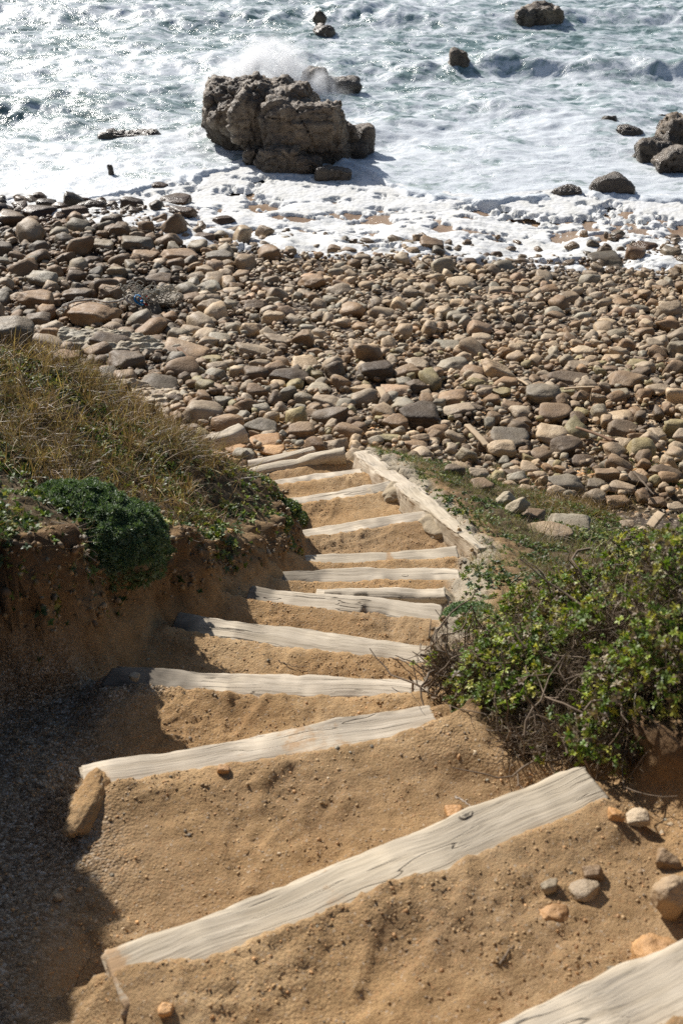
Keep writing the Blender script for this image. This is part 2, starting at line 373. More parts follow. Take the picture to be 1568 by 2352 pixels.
LT = [q(0, 780, 5.6), q(150, 835, 5.5), q(300, 920, 5.4), q(420, 1012, 5.3), q(520, 1062, 5.25), q(620, 1112, 5.15), q(690, 1168, 4.95), q(712, 1225, 4.75),
      q(0, 1130, 3.25), q(150, 1160, 3.35), q(300, 1215, 3.5), q(420, 1215, 3.9), q(540, 1210, 4.25), q(640, 1185, 4.6), q(-250, 1050, 3.2), q(-250, 760, 5.2), q(0, 960, 4.2), q(250, 1040, 4.3),
      *[tuple(PD(u, v, d)[:2]) + (PY(u, vt, PD(u, v, d)[1] + .05)[2],) for u, v, d, vt in ((-200, 1590, 2.38, 1150), (0, 1565, 2.38, 1235), (160, 1542, 2.40, 1290), (300, 1500, 2.46, 1330), (425, 1403, 2.66, 1275), (568, 1345, 2.92, 1235), (645, 1303, 3.10, 1212))],
      (-1.45, 2.65, 5.80), (-1.5, 2.1, 6.02), (-1.4, 1.6, 6.15), (-1.3, 1.1, 6.25), (-1.9, 3.1, 6.0), (-3.5, 7.0, 3.3), (-1.6, 7.0, 2.9), (-.6, 6.3, 2.75), (-3.4, 5.4, 5.0), (-3.5, 3, 6.2), (-1.4, .4, 6.2), (-3.5, .5, 6.6), (-1.6, -2, 6.4), (-5, -2, 7)]  # near-left heights lie out of view, shaped to shade the steps
TL = tps(LT)
FLp = np.array([(-1.1, -3.), (-1.08, .2), (-1.02, 1.2), (-1.08, 2.0), (-1.1, 2.5)] + [tuple(PD(u, v, d)[:2]) for u, v, d in
      ((0, 1555, 2.38), (190, 1522, 2.42), (270, 1466, 2.52), (380, 1399, 2.66), (555, 1340, 2.92), (648, 1300, 3.10), (726, 1262, 3.38))] + [tuple(PD(690, 1200, 3.64)[:2]), tuple(PD(590, 1130, 3.98)[:2]), (-.9, 6.9), (-1.2, 8.5)])
FLp = FLp[np.argsort(FLp[:, 1])]
def footL(y): return np.interp(y, FLp[:, 1], FLp[:, 0])
def blob_at(u, v, y, rx, ry, rz): c = PY(u, v, y); return (c[0], c[1], c[2], rx, ry, rz)
SB = [blob_at(*b) for b in ((1018, 1540, 2.66, .09, .10, .09), (1120, 1672, 2.28, .10, .09, .07), (1210, 1700, 2.16, .13, .10, .08), (1320, 1705, 2.08, .14, .10, .09), (1440, 1700, 1.98, .14, .10, .10), (1045, 1555, 2.62, .11, .13, .12), (1130, 1600, 2.42, .15, .16, .15), (1230, 1645, 2.28, .17, .15, .14), (1180, 1545, 2.50, .16, .18, .13), (1120, 1500, 2.84, .14, .18, .09), (1350, 1630, 2.22, .18, .17, .16),
      (1310, 1540, 2.40, .2, .22, .15), (1260, 1460, 2.76, .19, .22, .11), (1400, 1405, 2.76, .21, .24, .12), (1450, 1500, 2.30, .21, .22, .16), (1500, 1610, 2.05, .18, .17, .17), (1570, 1410, 2.33, .21, .22, .16), (1620, 1520, 2.0, .2, .2, .2), (1530, 1345, 2.68, .2, .24, .12), (1720, 1420, 2.1, .3, .3, .25))]
RT = [tuple(PD(1062, 1290, 3.14)), tuple(PD(1120, 1252, 3.33)), tuple(PD(1000, 1145, 3.64)), tuple(PD(862, 1036, 4.16)), tuple(PD(800, 1015, 4.5)),
      q(960, 1056, 6.75), q(1060, 1126, 6.1), q(1160, 1186, 5.6), q(1250, 1238, 5.25), q(1400, 1292, 4.8), q(1568, 1330, 4.5),
      tuple(PD(1040, 1390, 2.92)), tuple(PD(1150, 1400, 2.85)), tuple(PD(1020, 1440, 2.74)), tuple(PD(1005, 1520, 2.50)), *[(b[0], b[1] + .05, b[2] - .55 * b[5]) for b in SB[5:]],
      (1.2, 7.6, 2.2), (2.6, 6.6, 2.25), (3.6, 6.0, 2.4), (.2, 8.4, 2.0), (4.5, 5, 2.9), (4.5, 3, 4.2), (4.5, .5, 5.9), (2.2, 1.0, 5.55), (1.7, 1.7, 5.3), (2.2, -2, 6.3), (5, -2, 6.6)]
TR = tps(RT)
FRp = np.array([(1.45, -3), (1.35, .4), (1.22, 1.2)] + [tuple(PD(u, v, d)[:2]) for u, v, d in ((1460, 1800, 2.04), (1345, 1742, 2.12), (1100, 1748, 2.24), (1015, 1640, 2.24),
      (985, 1560, 2.48), (1005, 1470, 2.72), (1025, 1390, 2.96), (1052, 1300, 3.12), (1085, 1256, 3.36), (1000, 1175, 3.64), (930, 1105, 3.9), (850, 1062, 4.15), (805, 1036, 4.38))] + [(-.02, 8.2)])
FRp = FRp[np.argsort(FRp[:, 1])]
def footR(y): return np.interp(y, FRp[:, 1], FRp[:, 0])
def terrain(x, y, detail=True):
    z, lev, m, f = stairs(x, y, detail)
    p = XYZ(x, y)
    B = beachz(x, y)
    wob = .05 * fbm(p * 2.5, 3, 31) if detail else 0
    dl = footL(y) - x + wob; dr = x - footR(y) + wob
    tl = TL(x, y); tr = TR(x, y)
    if detail:
        bn = (.05 * fbm(p * 1.7, 4, 41) + .02 * fbm(p * 9, 3, 42)) * (.25 + .75 * sst(2.7, 3.4, y)); tl = tl + bn; tr = tr + bn
    endl = 1 - sst(5.6, 7.4, y + .0 * x); tl = np.maximum(tl, B - .1) ; tr = np.maximum(tr, B - .1)
    ml = sst(-.02, .20, dl) ; mr = sst(-.05, .10, dr)
    # gravelly toe at the foot of the left bank
    toe = .03 * sst(-.3, 0.02, dl) ** 2 * (1 - sst(4.0, 5.0, y)); z = z + toe
    toer = .04 * sst(-.35, 0.02, dr) ** 2 * (1 - sst(2.6, 3.0, y)); z = z + toer
    z = z * (1 - ml) + np.maximum(tl, z) * ml
    z = z * (1 - mr) + np.where(y < 3, np.maximum(tr, z), tr) * mr
    # beyond the last step: run out on the beach
    e = sst(7.2, 8.3, y + .25 * np.abs(x + .5)); z = z * (1 - e) + (B - .03) * e
    return z, dict(lev=lev, m=m, f=f, dl=dl, dr=dr, B=B)
def T(x, y): return terrain(np.atleast_1d(np.asarray(x, float)), np.atleast_1d(np.asarray(y, float)))[0]

def axis(segs):
    r = []
    for a, b, s in segs: r.append(np.arange(a, b, s))
    return np.unique(np.round(np.concatenate(r + [[segs[-1][1]]]), 5))
XA = axis([(-6, -2.4, .12), (-2.4, -1.5, .03), (-1.5, 1.9, .0115), (1.9, 3.2, .03), (3.2, 6, .12)])
YA = axis([(-4, .4, .12), (.4, 3.0, .0105), (3.0, 5.4, .0125), (5.4, 8.6, .02), (8.6, 9.4, .08)])
X, Y = np.meshgrid(XA, YA); xf, yf = X.ravel(), Y.ravel()
Z, I = terrain(xf, yf)
ml = sst(-.02, .2, I['dl']); mr = sst(-.05, .10, I['dr'])
gravel = .8 * np.clip(sst(-.62, -.2, I['dl'] + .1 * perlin(XYZ(xf, yf) * 3, 5)) * (1 - .92 * sst(2.6, 3.1, yf)) + .25 * sst(-.25, 0, I['dr']) * (yf < 2.3), 0, 1)
gravel = np.maximum(gravel, .10 * sst(.05, .3, fbm(XYZ(xf, yf) * 1.6, 3, 77)) * (yf < 2.6) * (xf < .2)); gravel *= (1 - ml) * (1 - mr)
# clods, grit and footprints in the sand
pp = XYZ(xf, yf); tread = (1 - ml) * (1 - mr) * (1 - sst(7, 8, yf))
low = fbm(pp * 3.1, 3, 51); rough = sst(-.1, .45, low) + gravel
f1, f2 = worley(pp * 42, 5); g1, g2 = worley(pp * 17, 6); k1, _ = worley(pp * 75, 8)
rdg = fbm(pp * 22, 4, 57, ridge=True)
Z += tread * rough * (.006 * rdg + .008 * np.clip(fbm(pp * 8, 3, 58), 0, 1) * (low > -.1)) + tread * (.0008 + .0026 * rough) * np.clip(fbm(pp * 24, 5, 59, gain=.8), -.3, 1) 
Z += tread * .004 * fbm(pp * 28, 3, 55) + tread * .012 * np.clip(fbm(pp * 13, 3, 56) - .25, 0, 1) * (rough > .2)
for (u, v, d, a, L) in ((780, 2110, 2.0, -.25, .27), (560, 1960, 2.24, .1, .27), (640, 1850, 2.24, .4, .26), (760, 1930, 2.24, -.2, .27), (1000, 2050, 2.0, .2, .26), (900, 2200, 2.0, .5, .27), (560, 1620, 2.48, .3, .25),
                        (700, 1640, 2.48, -.2, .25), (640, 1500, 2.72, .2, .25), (860, 1225, 3.62, .8, .24), (800, 1240, 3.62, .3, .24), (740, 1165, 3.88, .6, .24), (900, 1420, 2.96, .1, .24), (760, 1225, 3.62, -.3, .24)):
    c = PD(u, v, d); dx, dy = xf - c[0], yf - c[1]; lx = dx * math.cos(a) - dy * math.sin(a); ly = dx * math.sin(a) + dy * math.cos(a)
    wd = .045 + .012 * np.sin(ly / L * 5); e = (lx / wd) ** 2 + (ly / (L / 2)) ** 2
    s = np.exp(-e ** 2 * .9); Z -= tread * s * (.007 + .0032 * np.sin(ly * 2 * math.pi / .022) * (np.abs(lx) < .035)); Z += tread * .005 * np.exp(-((np.sqrt(e) - 1.15) / .16) ** 2) * (1 + perlin(pp * 30, 4))
nrmz = np.gradient(Z.reshape(X.shape), YA, XA); slope = np.hypot(*nrmz).ravel()
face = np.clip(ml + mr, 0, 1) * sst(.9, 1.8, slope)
rf = fbm(pp * np.array([5, 5, 1]) + XYZ(0 * xf, 0 * xf, Z * 5), 5, 61) ; rk = fbm(np.stack([xf * 16, yf * 16, Z * 16], 1), 4, 62)
onb = np.clip(ml + mr, 0, 1)
# normal-ish displacement on steep faces
gx, gy = -nrmz[1].ravel(), -nrmz[0].ravel(); ln = np.sqrt(gx ** 2 + gy ** 2 + 1); dsp = face * (.10 * rf + .055 * rk + .03 * np.clip(fbm(np.stack([xf * 7, yf * 7, Z * 7], 1), 3, 63, ridge=True), -1, 1))
Xd = xf + gx / ln * dsp; Yd = yf + gy / ln * dsp; Zd = Z + dsp / ln + (1 - face) * onb * .015 * rk
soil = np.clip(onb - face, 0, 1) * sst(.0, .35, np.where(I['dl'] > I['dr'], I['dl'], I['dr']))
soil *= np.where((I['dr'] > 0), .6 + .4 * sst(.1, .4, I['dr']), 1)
conc = ((I['dr'] > -.05) & (I['dr'] < .17)) * ((yf > 3.1) & (yf < 5.0)) * 1.0
cz = sst(-.06, 0, I['dr'] + .03 * fbm(pp * 7, 3, 71)) * (1 - sst(.10, .19, I['dr'])) * sst(2.9, 3.2, yf) * (1 - sst(7.2, 7.4, yf))
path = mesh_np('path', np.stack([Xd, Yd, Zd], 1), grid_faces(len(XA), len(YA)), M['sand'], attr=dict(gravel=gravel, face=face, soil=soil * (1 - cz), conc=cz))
tag(path, 'stepped sandy path cut into an earth bank', kind='structure')

# fast look-ups in the surface just built
_F = {k: I[k].reshape(X.shape) for k in ('dl', 'dr', 'B')}; _F['z'] = Z.reshape(X.shape)
_terrain_exact = terrain
def terrain(x, y, detail=True):
    x = np.atleast_1d(np.asarray(x, float)); y = np.atleast_1d(np.asarray(y, float)); i = np.clip(np.searchsorted(XA, x) - 1, 0, len(XA) - 2); j = np.clip(np.searchsorted(YA, y) - 1, 0, len(YA) - 2)
    a = np.clip((x - XA[i]) / (XA[i + 1] - XA[i]), 0, 1); b = np.clip((y - YA[j]) / (YA[j + 1] - YA[j]), 0, 1); R_ = {}
    for k, g in _F.items(): R_[k] = (g[j, i] * (1 - a) + g[j, i + 1] * a) * (1 - b) + (g[j + 1, i] * (1 - a) + g[j + 1, i + 1] * a) * b
    bz = _ZB[np.clip(((y - 3) / .1).round().astype(int), 0, 969), np.clip(((x + 20) / .1).round().astype(int), 0, 400)]; far = (y > 9.2) | (np.abs(x) > 5.9)
    R_['B'] = np.where(far, bz, R_['B']); return np.where(far, bz, R_['z']), R_
_yb = np.arange(3, 100, .1); _xb = np.arange(-20, 20.1, .1); _XB, _YB = np.meshgrid(_xb, _yb); _ZB = beachz(_XB.ravel(), _YB.ravel()).reshape(_XB.shape); _beach_exact = beachz

# beach ground: one sheet under stones and water
xb = axis([(-60, -14, 2.), (-14, 14, .09), (14, 60, 2.)]); yb = axis([(5.2, 24, .08), (24, 90, 1.5)])
Xb, Yb = np.meshgrid(xb, yb); zb = beachz(Xb.ravel(), Yb.ravel()); inner = sst(9.3, 8.9, Yb.ravel()) * (np.abs(Xb.ravel()) < 6)
zb = np.where((Yb.ravel() < 9.3) & (np.abs(Xb.ravel()) < 5.9), np.minimum(zb, zb) - .06, zb)
tag(mesh_np('beach', np.stack([Xb.ravel(), Yb.ravel(), zb], 1), grid_faces(len(xb), len(yb)), M['beach']), 'pebbly beach ground running into wet sand', kind='structure')
# land behind and beside
def hillz(x, y): return np.where(x < 0, 5.2, 3.4) + np.abs(x) * .1
for sx in (-1, 1):
    xs = np.linspace(5.85, 40, 40) * sx; ys = np.concatenate([np.linspace(-30, -4, 12), np.linspace(-3.9, 9.3, 60)])
    Xh, Yh = np.meshgrid(xs, ys); xx, yy = Xh.ravel(), Yh.ravel()
    edge = T(np.full_like(yy, 5.85 * sx), np.clip(yy, -4, 9.4)); h = edge - .03 + (np.abs(xx) - 5.85) * .12 * (yy < 5) + .3 * fbm(XYZ(xx, yy) * .4, 4, 5) * sst(5.9, 8, np.abs(xx))
    bz = beachz(xx, yy); k = sst(5, 8.5, yy + .3 * fbm(XYZ(xx, yy) * .5, 2, 9)); h = h * (1 - k) + (bz + .02) * k
    fc = grid_faces(len(xs), len(ys)); 
    if sx < 0: fc = fc[:, ::-1]
    tag(mesh_np('hill', np.stack([xx, yy, h], 1), fc, M['sand'], attr=dict(gravel=0 * xx, face=0 * xx, soil=1 - k, conc=0 * xx)), 'earth slope beside the stairs', kind='structure')

# ------------------------------------------------------------------ timbers
def beam(name, a, b, w, hgt, seed, label, curve=.0, dark=None, dirt=None, crown=.15, taper=(1, 1), cat='timber', wav=.006, endcut=0., group=None, rag=.0):
    """a, b: far top edge ends (world). Box beam along a->b with width w toward the viewer, worn edges; origin at its centre base."""
    a = np.array(a); b = np.array(b); L = np.linalg.norm(b - a); ex = (b - a) / L; ey = np.cross([0, 0, 1.], ex); ey /= np.linalg.norm(ey); ez = np.cross(ex, ey)
    ns = max(60, int(L / .006)); nr = 34
    s = np.linspace(0, L, ns); th = np.linspace(0, 2 * math.pi, nr, endpoint=False) + .01
    S, TH = np.meshgrid(s, th, indexing='ij'); c, sn = np.cos(TH), np.sin(TH)
    e = .16; qx = np.sign(c) * np.abs(c) ** e; qz = np.sign(sn) * np.abs(sn) ** (e + crown)
    tw = np.interp(S, [0, L], taper)
    P3 = np.stack([S.ravel() * 1.1, qx.ravel() * .5 + seed * 3.1, qz.ravel() * .5], 1)
    n = fbm(P3 * np.array([2.2, 1.4, 1.4]), 3, seed) ; n2 = fbm(P3 * np.array([6, 9, 9]), 3, seed + 5); n3 = fbm(P3 * np.array([9, 40, 40]), 2, seed + 9)
    wid = w * tw.ravel(); y0 = (qx.ravel() - 1) * .5 * wid * (1 + .13 * n) + wav * 1.4 * n2
    z0 = (qz.ravel() - 1) * .5 * hgt + .010 * n + .004 * n2 + .0022 * n3
    bend = curve * np.sin(S.ravel() / L * math.pi) + .018 * perlin(np.stack([S.ravel() * 1.3, 0 * n + seed, 0 * n], 1), seed)
    y0 += bend; z0 += .010 * perlin(np.stack([S.ravel() * 1.7, 0 * n + seed, 0 * n + 4], 1), seed)
    # splits
    for k in range(4):
        rs = np.random.default_rng(seed * 10 + k); c0 = -wid * rs.uniform(.15, .85) + bend + .012 * np.sin(S.ravel() * rs.uniform(4, 9)); s0, s1 = sorted(rs.uniform(0, L, 2))
        z0 -= (qz.ravel() > .5) * .007 * np.exp(-((y0 - c0) / .0035) ** 2) * sst(s0, s0 + .1, S.ravel()) * (1 - sst(s1 - .1, s1, S.ravel()))
    # worn corners at the near edge
    V = S.ravel()[:, None] * ex + y0[:, None] * ey + z0[:, None] * ez
    en = fbm(np.stack([qx.ravel() * 3, qz.ravel() * 3, 0 * n + seed], 1), 3, seed) * .02 + rag * fbm(np.stack([qx.ravel() * 14, 0 * n, 0 * n + seed], 1), 3, seed + 2)
    endm = (np.clip(1 - S.ravel() / .05, 0, 1) - np.clip(1 - (L - S.ravel()) / .05, 0, 1)); V += (en * endm)[:, None] * ex
    i, j = np.meshgrid(np.arange(ns - 1), np.arange(nr), indexing='ij'); A = (i * nr + j).ravel(); Bn = (i * nr + (j + 1) % nr).ravel()
    F = np.stack([A, A + nr, Bn + nr, Bn], 1)
    c1 = V[:nr].mean(0); c2 = V[-nr:].mean(0); V = np.concatenate([V, [c1, c2]]); k = len(V)
    jj = np.arange(nr); F2 = np.concatenate([np.stack([np.full(nr, k - 2), jj, (jj + 1) % nr], 1), np.stack([np.full(nr, k - 1), (ns - 1) * nr + (jj + 1) % nr, (ns - 1) * nr + jj], 1)])
    sa = np.concatenate([S.ravel() / L, [0, 1]]); ya = np.concatenate([y0 / w, [-.5, -.5]])
    dk = np.zeros(k); 
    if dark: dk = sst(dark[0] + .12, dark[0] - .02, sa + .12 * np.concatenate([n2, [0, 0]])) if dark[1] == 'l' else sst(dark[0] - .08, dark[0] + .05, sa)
    dt = np.zeros(k)
    if dirt:
        for s0, sw, am in dirt: dt += am * np.exp(-((sa - s0) / sw) ** 2)
    dt += .35 * sst(-.75, -1.0, ya)
    # local frame
    Rm = np.stack([ex, ey, ez], 1); loc = a + ex * L / 2 - ey * w / 2 - ez * hgt
    Vl = V - (ex * L / 2 - ey * w / 2 - ez * hgt); Vl = Vl @ Rm
    o = mesh_np(name, Vl, [F[:, ::-1], F2[:, ::-1]], M['wood'], attr=dict(dark=dk, dirt=dt))
    mm = Matrix.Identity(4)
    for r_ in range(3):
        for c_ in range(3): mm[r_][c_] = Rm[r_, c_]
        mm[r_][3] = loc[r_]
    o.matrix_world = mm
    return tag(o, label, cat, group)
TLAB = ['broad pale timber step crossing the bottom right corner, nearest of all', 'long pale timber step with a dark knot, slanting up from a rusty left end',
        'greenish grey timber step with a sand-filled hollow and rusty strap at its left end', 'timber step half in shadow with a ragged shade-painted left end and a right-hand knot',
        'timber step slanting down to the right out of shadow, beside a grey-green cushion', 'pale timber step laid across a thin split timber, right end bedded in mortar',
        'level straight timber step with a shade-painted left end and cracked knot', 'level timber step with its left end just in the bank shadow and two mortar ends', 'timber step running out from behind the bank to the side rail split',
        'timber step whose right end is a separate whittled block against the rail', 'thin pale timber step just above the two driftwood logs', '']
opt = {0: dict(), 1: dict(dirt=[(.01, .04, .7), (.4, .03, .45)]), 2: dict(dirt=[(.62, .12, .75), (.05, .05, .6)]), 3: dict(dark=(.2, 'l'), rag=.05), 4: dict(dark=(.06, 'l')), 5: dict(dark=(.07, 'l')), 6: dict(dark=(.2, 'l')), 7: dict(dirt=[(.55, .03, 1.)]), 8: {}, 9: dict(dirt=[(.3, .2, .4)]), 10: {}}  # dark: bank shade painted into the wood of these left ends
def knot(par, u, v, d, r):               # a knot: dark ringed eye in the wood
    w_ = PD(u, v, d); n = 40; V, F = [], []; prof = [(0, -.001), (.3, .001), (.42, -.001), (.62, .0025), (.78, .0005), (1., -.004)]
    for q_, h in prof:
        for k in range(n): a = k / n * 2 * math.pi; rr = r * q_ * (1 + .15 * math.sin(a * 2 + 1) + .06 * math.sin(5 * a)); V.append((rr * 1.5 * math.cos(a), rr * math.sin(a), h))
    for i_ in range(len(prof) - 1):
        for k in range(n): F.append((i_ * n + k, i_ * n + (k + 1) % n, (i_ + 1) * n + (k + 1) % n, (i_ + 1) * n + k))
    q2 = np.repeat([p_[0] for p_ in prof], n); o = mesh_np('knot', np.array(V), np.array(F), M['wood'], par, attr=dict(dark=((q2 < .35) | ((q2 > .7) & (q2 < .85))) * .9, dirt=0 * q2 + .3))
    loc_ = par.matrix_world.inverted() @ Vector((w_[0], w_[1], w_[2])); me = par.data; c_ = np.empty(len(me.vertices) * 3, np.float32); me.vertices.foreach_get('co', c_); c_ = c_.reshape(-1, 3)
    nr_ = np.hypot(c_[:, 0] - loc_.x, c_[:, 1] - loc_.y) < .015; nr_ &= c_[:, 2] > WT[0] * .5; loc_.z = float(c_[nr_, 2].mean()) + .001 if nr_.any() else loc_.z; o.location = loc_
for i in range(11):
    a, b = EL[i].copy(), ER[i].copy(); 
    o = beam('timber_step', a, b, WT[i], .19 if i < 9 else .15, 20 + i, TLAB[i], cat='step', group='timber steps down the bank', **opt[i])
    bpy.context.view_layer.update()
    if i in (1, 3, 6): knot(o, *{1: (1070, 1872, 2.0, .013), 3: (905, 1556, 2.48, .012), 6: (930, 1322, 3.12, .012)}[i])
# extra timbers
beam('split_timber', PD(725, 1350, 3.03), PD(1022, 1348, 3.03), .07, .12, 51, 'thin split timber half buried behind the pale step', cat='timber')
beam('wooden_rail', PD(850, 1033, 4.20), PD(982, 1133, 3.70), .13, .16, 52, 'pale squared rail timber edging the lower steps, upper end meeting a tapering one', cat='rail', group='rail timbers along the lower steps')
beam('wooden_rail', PD(962, 1117, 3.72), PD(1118, 1256, 3.36), .125, .15, 53, 'tapering rail timber with forked cracks running up to the grassy corner', cat='rail', taper=(1.05, .35), group='rail timbers along the lower steps')
beam('step_block', PD(845, 1118, 3.86), PD(893, 1105, 3.86), .085, .1, 54, 'short whittled wood block closing a step beside the rail', cat='block')
def log(pts, r, seed, label, name='driftwood_log', sq=.75, dark=None):
    P = np.array(pts, float); n = 70; tt = np.linspace(0, len(P) - 1, n); C = np.stack([np.interp(tt, range(len(P)), P[:, k]) for k in range(3)], 1)
    for _ in range(10): C[1:-1] = (C[:-2] + C[1:-1] * 2 + C[2:]) / 4
    D = np.gradient(C, axis=0); D /= np.linalg.norm(D, axis=1)[:, None]; Sd = np.cross(D, [0, 0, 1.]); Sd /= np.linalg.norm(Sd, axis=1)[:, None]; U = np.cross(Sd, D)
    nr = 28; th = np.linspace(0, 2 * math.pi, nr, endpoint=False); rr = np.interp(tt, np.linspace(0, len(P) - 1, len(r)), r)
    V = []
    for k in range(n):
        c, s = np.cos(th), np.sin(th)
        ra = rr[k] * (1 + .22 * perlin(np.stack([c * 1.4, s * 1.4, 0 * c + k * .05 + seed], 1), seed) + .10 * perlin(np.stack([c * 7, s * 7, 0 * c + k * .03], 1), seed + 1))
        V.append(C[k] + (ra * np.sign(c) * np.abs(c) ** sq)[:, None] * Sd[k] + (ra * .85 * np.sign(s) * np.abs(s) ** sq)[:, None] * U[k])
    V = np.concatenate(V); i, j = np.meshgrid(np.arange(n - 1), np.arange(nr), indexing='ij'); A = (i * nr + j).ravel(); Bn = (i * nr + (j + 1) % nr).ravel()
    F = np.stack([A, A + nr, Bn + nr, Bn], 1); V = np.concatenate([V, [C[0], C[-1]]]); k = len(V); jj = np.arange(nr)
    F2 = np.concatenate([np.stack([np.full(nr, k - 2), jj, (jj + 1) % nr], 1), np.stack([np.full(nr, k - 1), (n - 1) * nr + (jj + 1) % nr, (n - 1) * nr + jj], 1)])
    # local x along the log so the grain follows it
    ex = C[-1] - C[0]; ex /= np.linalg.norm(ex); ey = np.cross([0, 0, 1.], ex); ey /= np.linalg.norm(ey); ez = np.cross(ex, ey); Rm = np.stack([ex, ey, ez], 1); loc = C.mean(0)
    o = mesh_np(name, (V - loc) @ Rm, [F, F2], M['wood'], attr=dict(dark=0 * V[:, 0], dirt=0 * V[:, 0]))
    mm = Matrix.Identity(4)
    for r_ in range(3):
        for c_ in range(3): mm[r_][c_] = Rm[r_, c_]
        mm[r_][3] = loc[r_]
    o.matrix_world = mm; return tag(o, label, 'log', 'driftwood logs at the foot of the stairs')
log([PD(480, 1122, 4.36), PD(600, 1082, 4.36), PD(668, 1070, 4.37), PD(700, 1062, 4.35), PD(740, 1052, 4.32), PD(793, 1045, 4.30)], [.05, .045, .05, .035, .06, .055, .065], 3, 'wavy grey driftwood log laid as the last step, thick end to the right')
log([PD(460, 1116, 4.50), PD(560, 1076, 4.50), PD(640, 1058, 4.50), PD(722, 1038, 4.48)], [.05, .055, .05, .045], 4, 'straight split driftwood log lying just beyond the wavy one')
log([PD(420, 1026, 4.86), PD(470, 1020, 4.82), PD(520, 1008, 4.8), PD(556, 994, 4.8)], [.03, .06, .075, .085], 5, 'grey driftwood log lying apart on the beach at the edge of the grassy bank')
# ------------------------------------------------------------------ stones
import bmesh
_ico = {}
def ico(n):
    if n not in _ico:
        bm = bmesh.new(); bmesh.ops.create_icosphere(bm, subdivisions=n, radius=1); bm.verts.ensure_lookup_table()
        _ico[n] = (np.array([v.co[:] for v in bm.verts]), np.array([[v.index for v in f.verts] for f in bm.faces])); bm.free()
    v, f = _ico[n]; return v.copy(), f
def rockshape(seed, n, ang, rough=1.):
    """unit boulder; ang 0 = sea-rounded cobble, 1 = freshly broken block"""
    rs = np.random.default_rng(seed); v, f = ico(n)
    k = rs.integers(9, 16); N = rs.normal(size=(k, 3)); N /= np.linalg.norm(N, axis=1)[:, None]
    N = np.concatenate([N, np.eye(3) + rs.normal(size=(3, 3)) * .18, -np.eye(3) + rs.normal(size=(3, 3)) * .18]); N /= np.linalg.norm(N, axis=1)[:, None]
    d = rs.uniform(.72, 1.08, len(N)); d[k:] = rs.uniform(.7, .95, 6)
    p = 5 + 34 * ang ** 1.3
    s = (np.maximum(0, v @ N.T / d) ** p).sum(1) ** (1 / p); r = 1 / np.maximum(s, .2)
    v = v * r[:, None]; v /= np.abs(v).max(0)
    q_ = v + rs.uniform(0, 50, 3)
    m = rough * ((.10 - .03 * ang) * fbm(q_ * 1.3, 3, seed) + (.02 + .03 * ang) * fbm(q_ * 4, 4, seed + 3) + .05 * ang * np.minimum(0, fbm(q_ * 2.2, 3, seed + 5, ridge=True) - .35))
    return v * (1 + m)[:, None], f
_k = {}
def gz(x, y):
    if y < 9 and abs(x) < 5.9: return float(T(x, y)[0])
    i = min(max((x + 20) / .1, 0), 399); j = min(max((y - 3) / .1, 0), 960); a, b = int(i), int(j); i -= a; j -= b
    return float((_ZB[b, a] * (1 - i) + _ZB[b, a + 1] * i) * (1 - j) + (_ZB[b + 1, a] * (1 - i) + _ZB[b + 1, a + 1] * i) * j)
def ground_hit(u, v, y0=5.):
    d = ray(u, v); y = y0
    for _ in range(320):
        y += .06; t = y / d[1]; zz = CH + d[2] * t
        if zz < gz(d[0] * t, y): break
    return np.array([d[0] * t, y, gz(d[0] * t, y)]), t
TI = dict(tan=(1, 1, 1), pale=(1.22, 1.22, 1.2), grey=(.82, .92, 1.0), dgrey=(.5, .54, .58), brown=(.72, .62, .52), dark=(.42, .38, .34), black=(.24, .22, .2), orange=(1.3, .98, .66),
          pink=(1.02, .9, .84), green=(.8, .86, .66), wet=(.45, .38, .33))
placed = []                               # x, y, r
ANGLE = {'r': .22, 'm': .62, 'a': 1.1}
G1 = 'boulders and cobbles of the storm beach'
def hero(u, vb, w, h, tint, kind, label, tilt=0., lift=0., seed=None, name='beach_boulder', sub=4, rot=None, cat='boulder'):
    c, t = ground_hit(u, vb); seed = seed or (int(u) * 7 + int(vb) * 13) % 9973; rs = np.random.default_rng(seed)
    W = w / FPX * t; dep = math.atan2(CH - c[2], c[1]); D = W * rs.uniform(.62, .85); Hh = max((h / FPX * t - .75 * D * math.sin(dep) * .8) / math.cos(dep), (.16 if h / w < .3 else .30) * W); Hh = min(Hh, W * 1.3)
    v, f = rockshape(seed, sub, ANGLE[kind]); v = v * np.array([W / 2, D / 2, Hh / 2]) * 1.04
    a = (rs.uniform(-.35, .35) if rot is None else rot); T_ = math.radians(tilt)
    v = v @ np.array(Euler((rs.uniform(-.15, .15), T_, a)).to_matrix()).T
    v[:, 2] -= v[:, 2].min(); o = mesh_np(name, v, f, M['stone'])
    o.location = (c[0], c[1] + D * .42, gz(c[0], c[1] + D * .42) - .10 * Hh + lift); tn = np.array(TI[tint]) * rs.uniform(.92, 1.08); o.color = (*tn, 1)
    tag(o, label, cat, G1 if cat == 'boulder' else None); placed.append((c[0], c[1] + D * .42, .5 * W, .5 * D)); return o
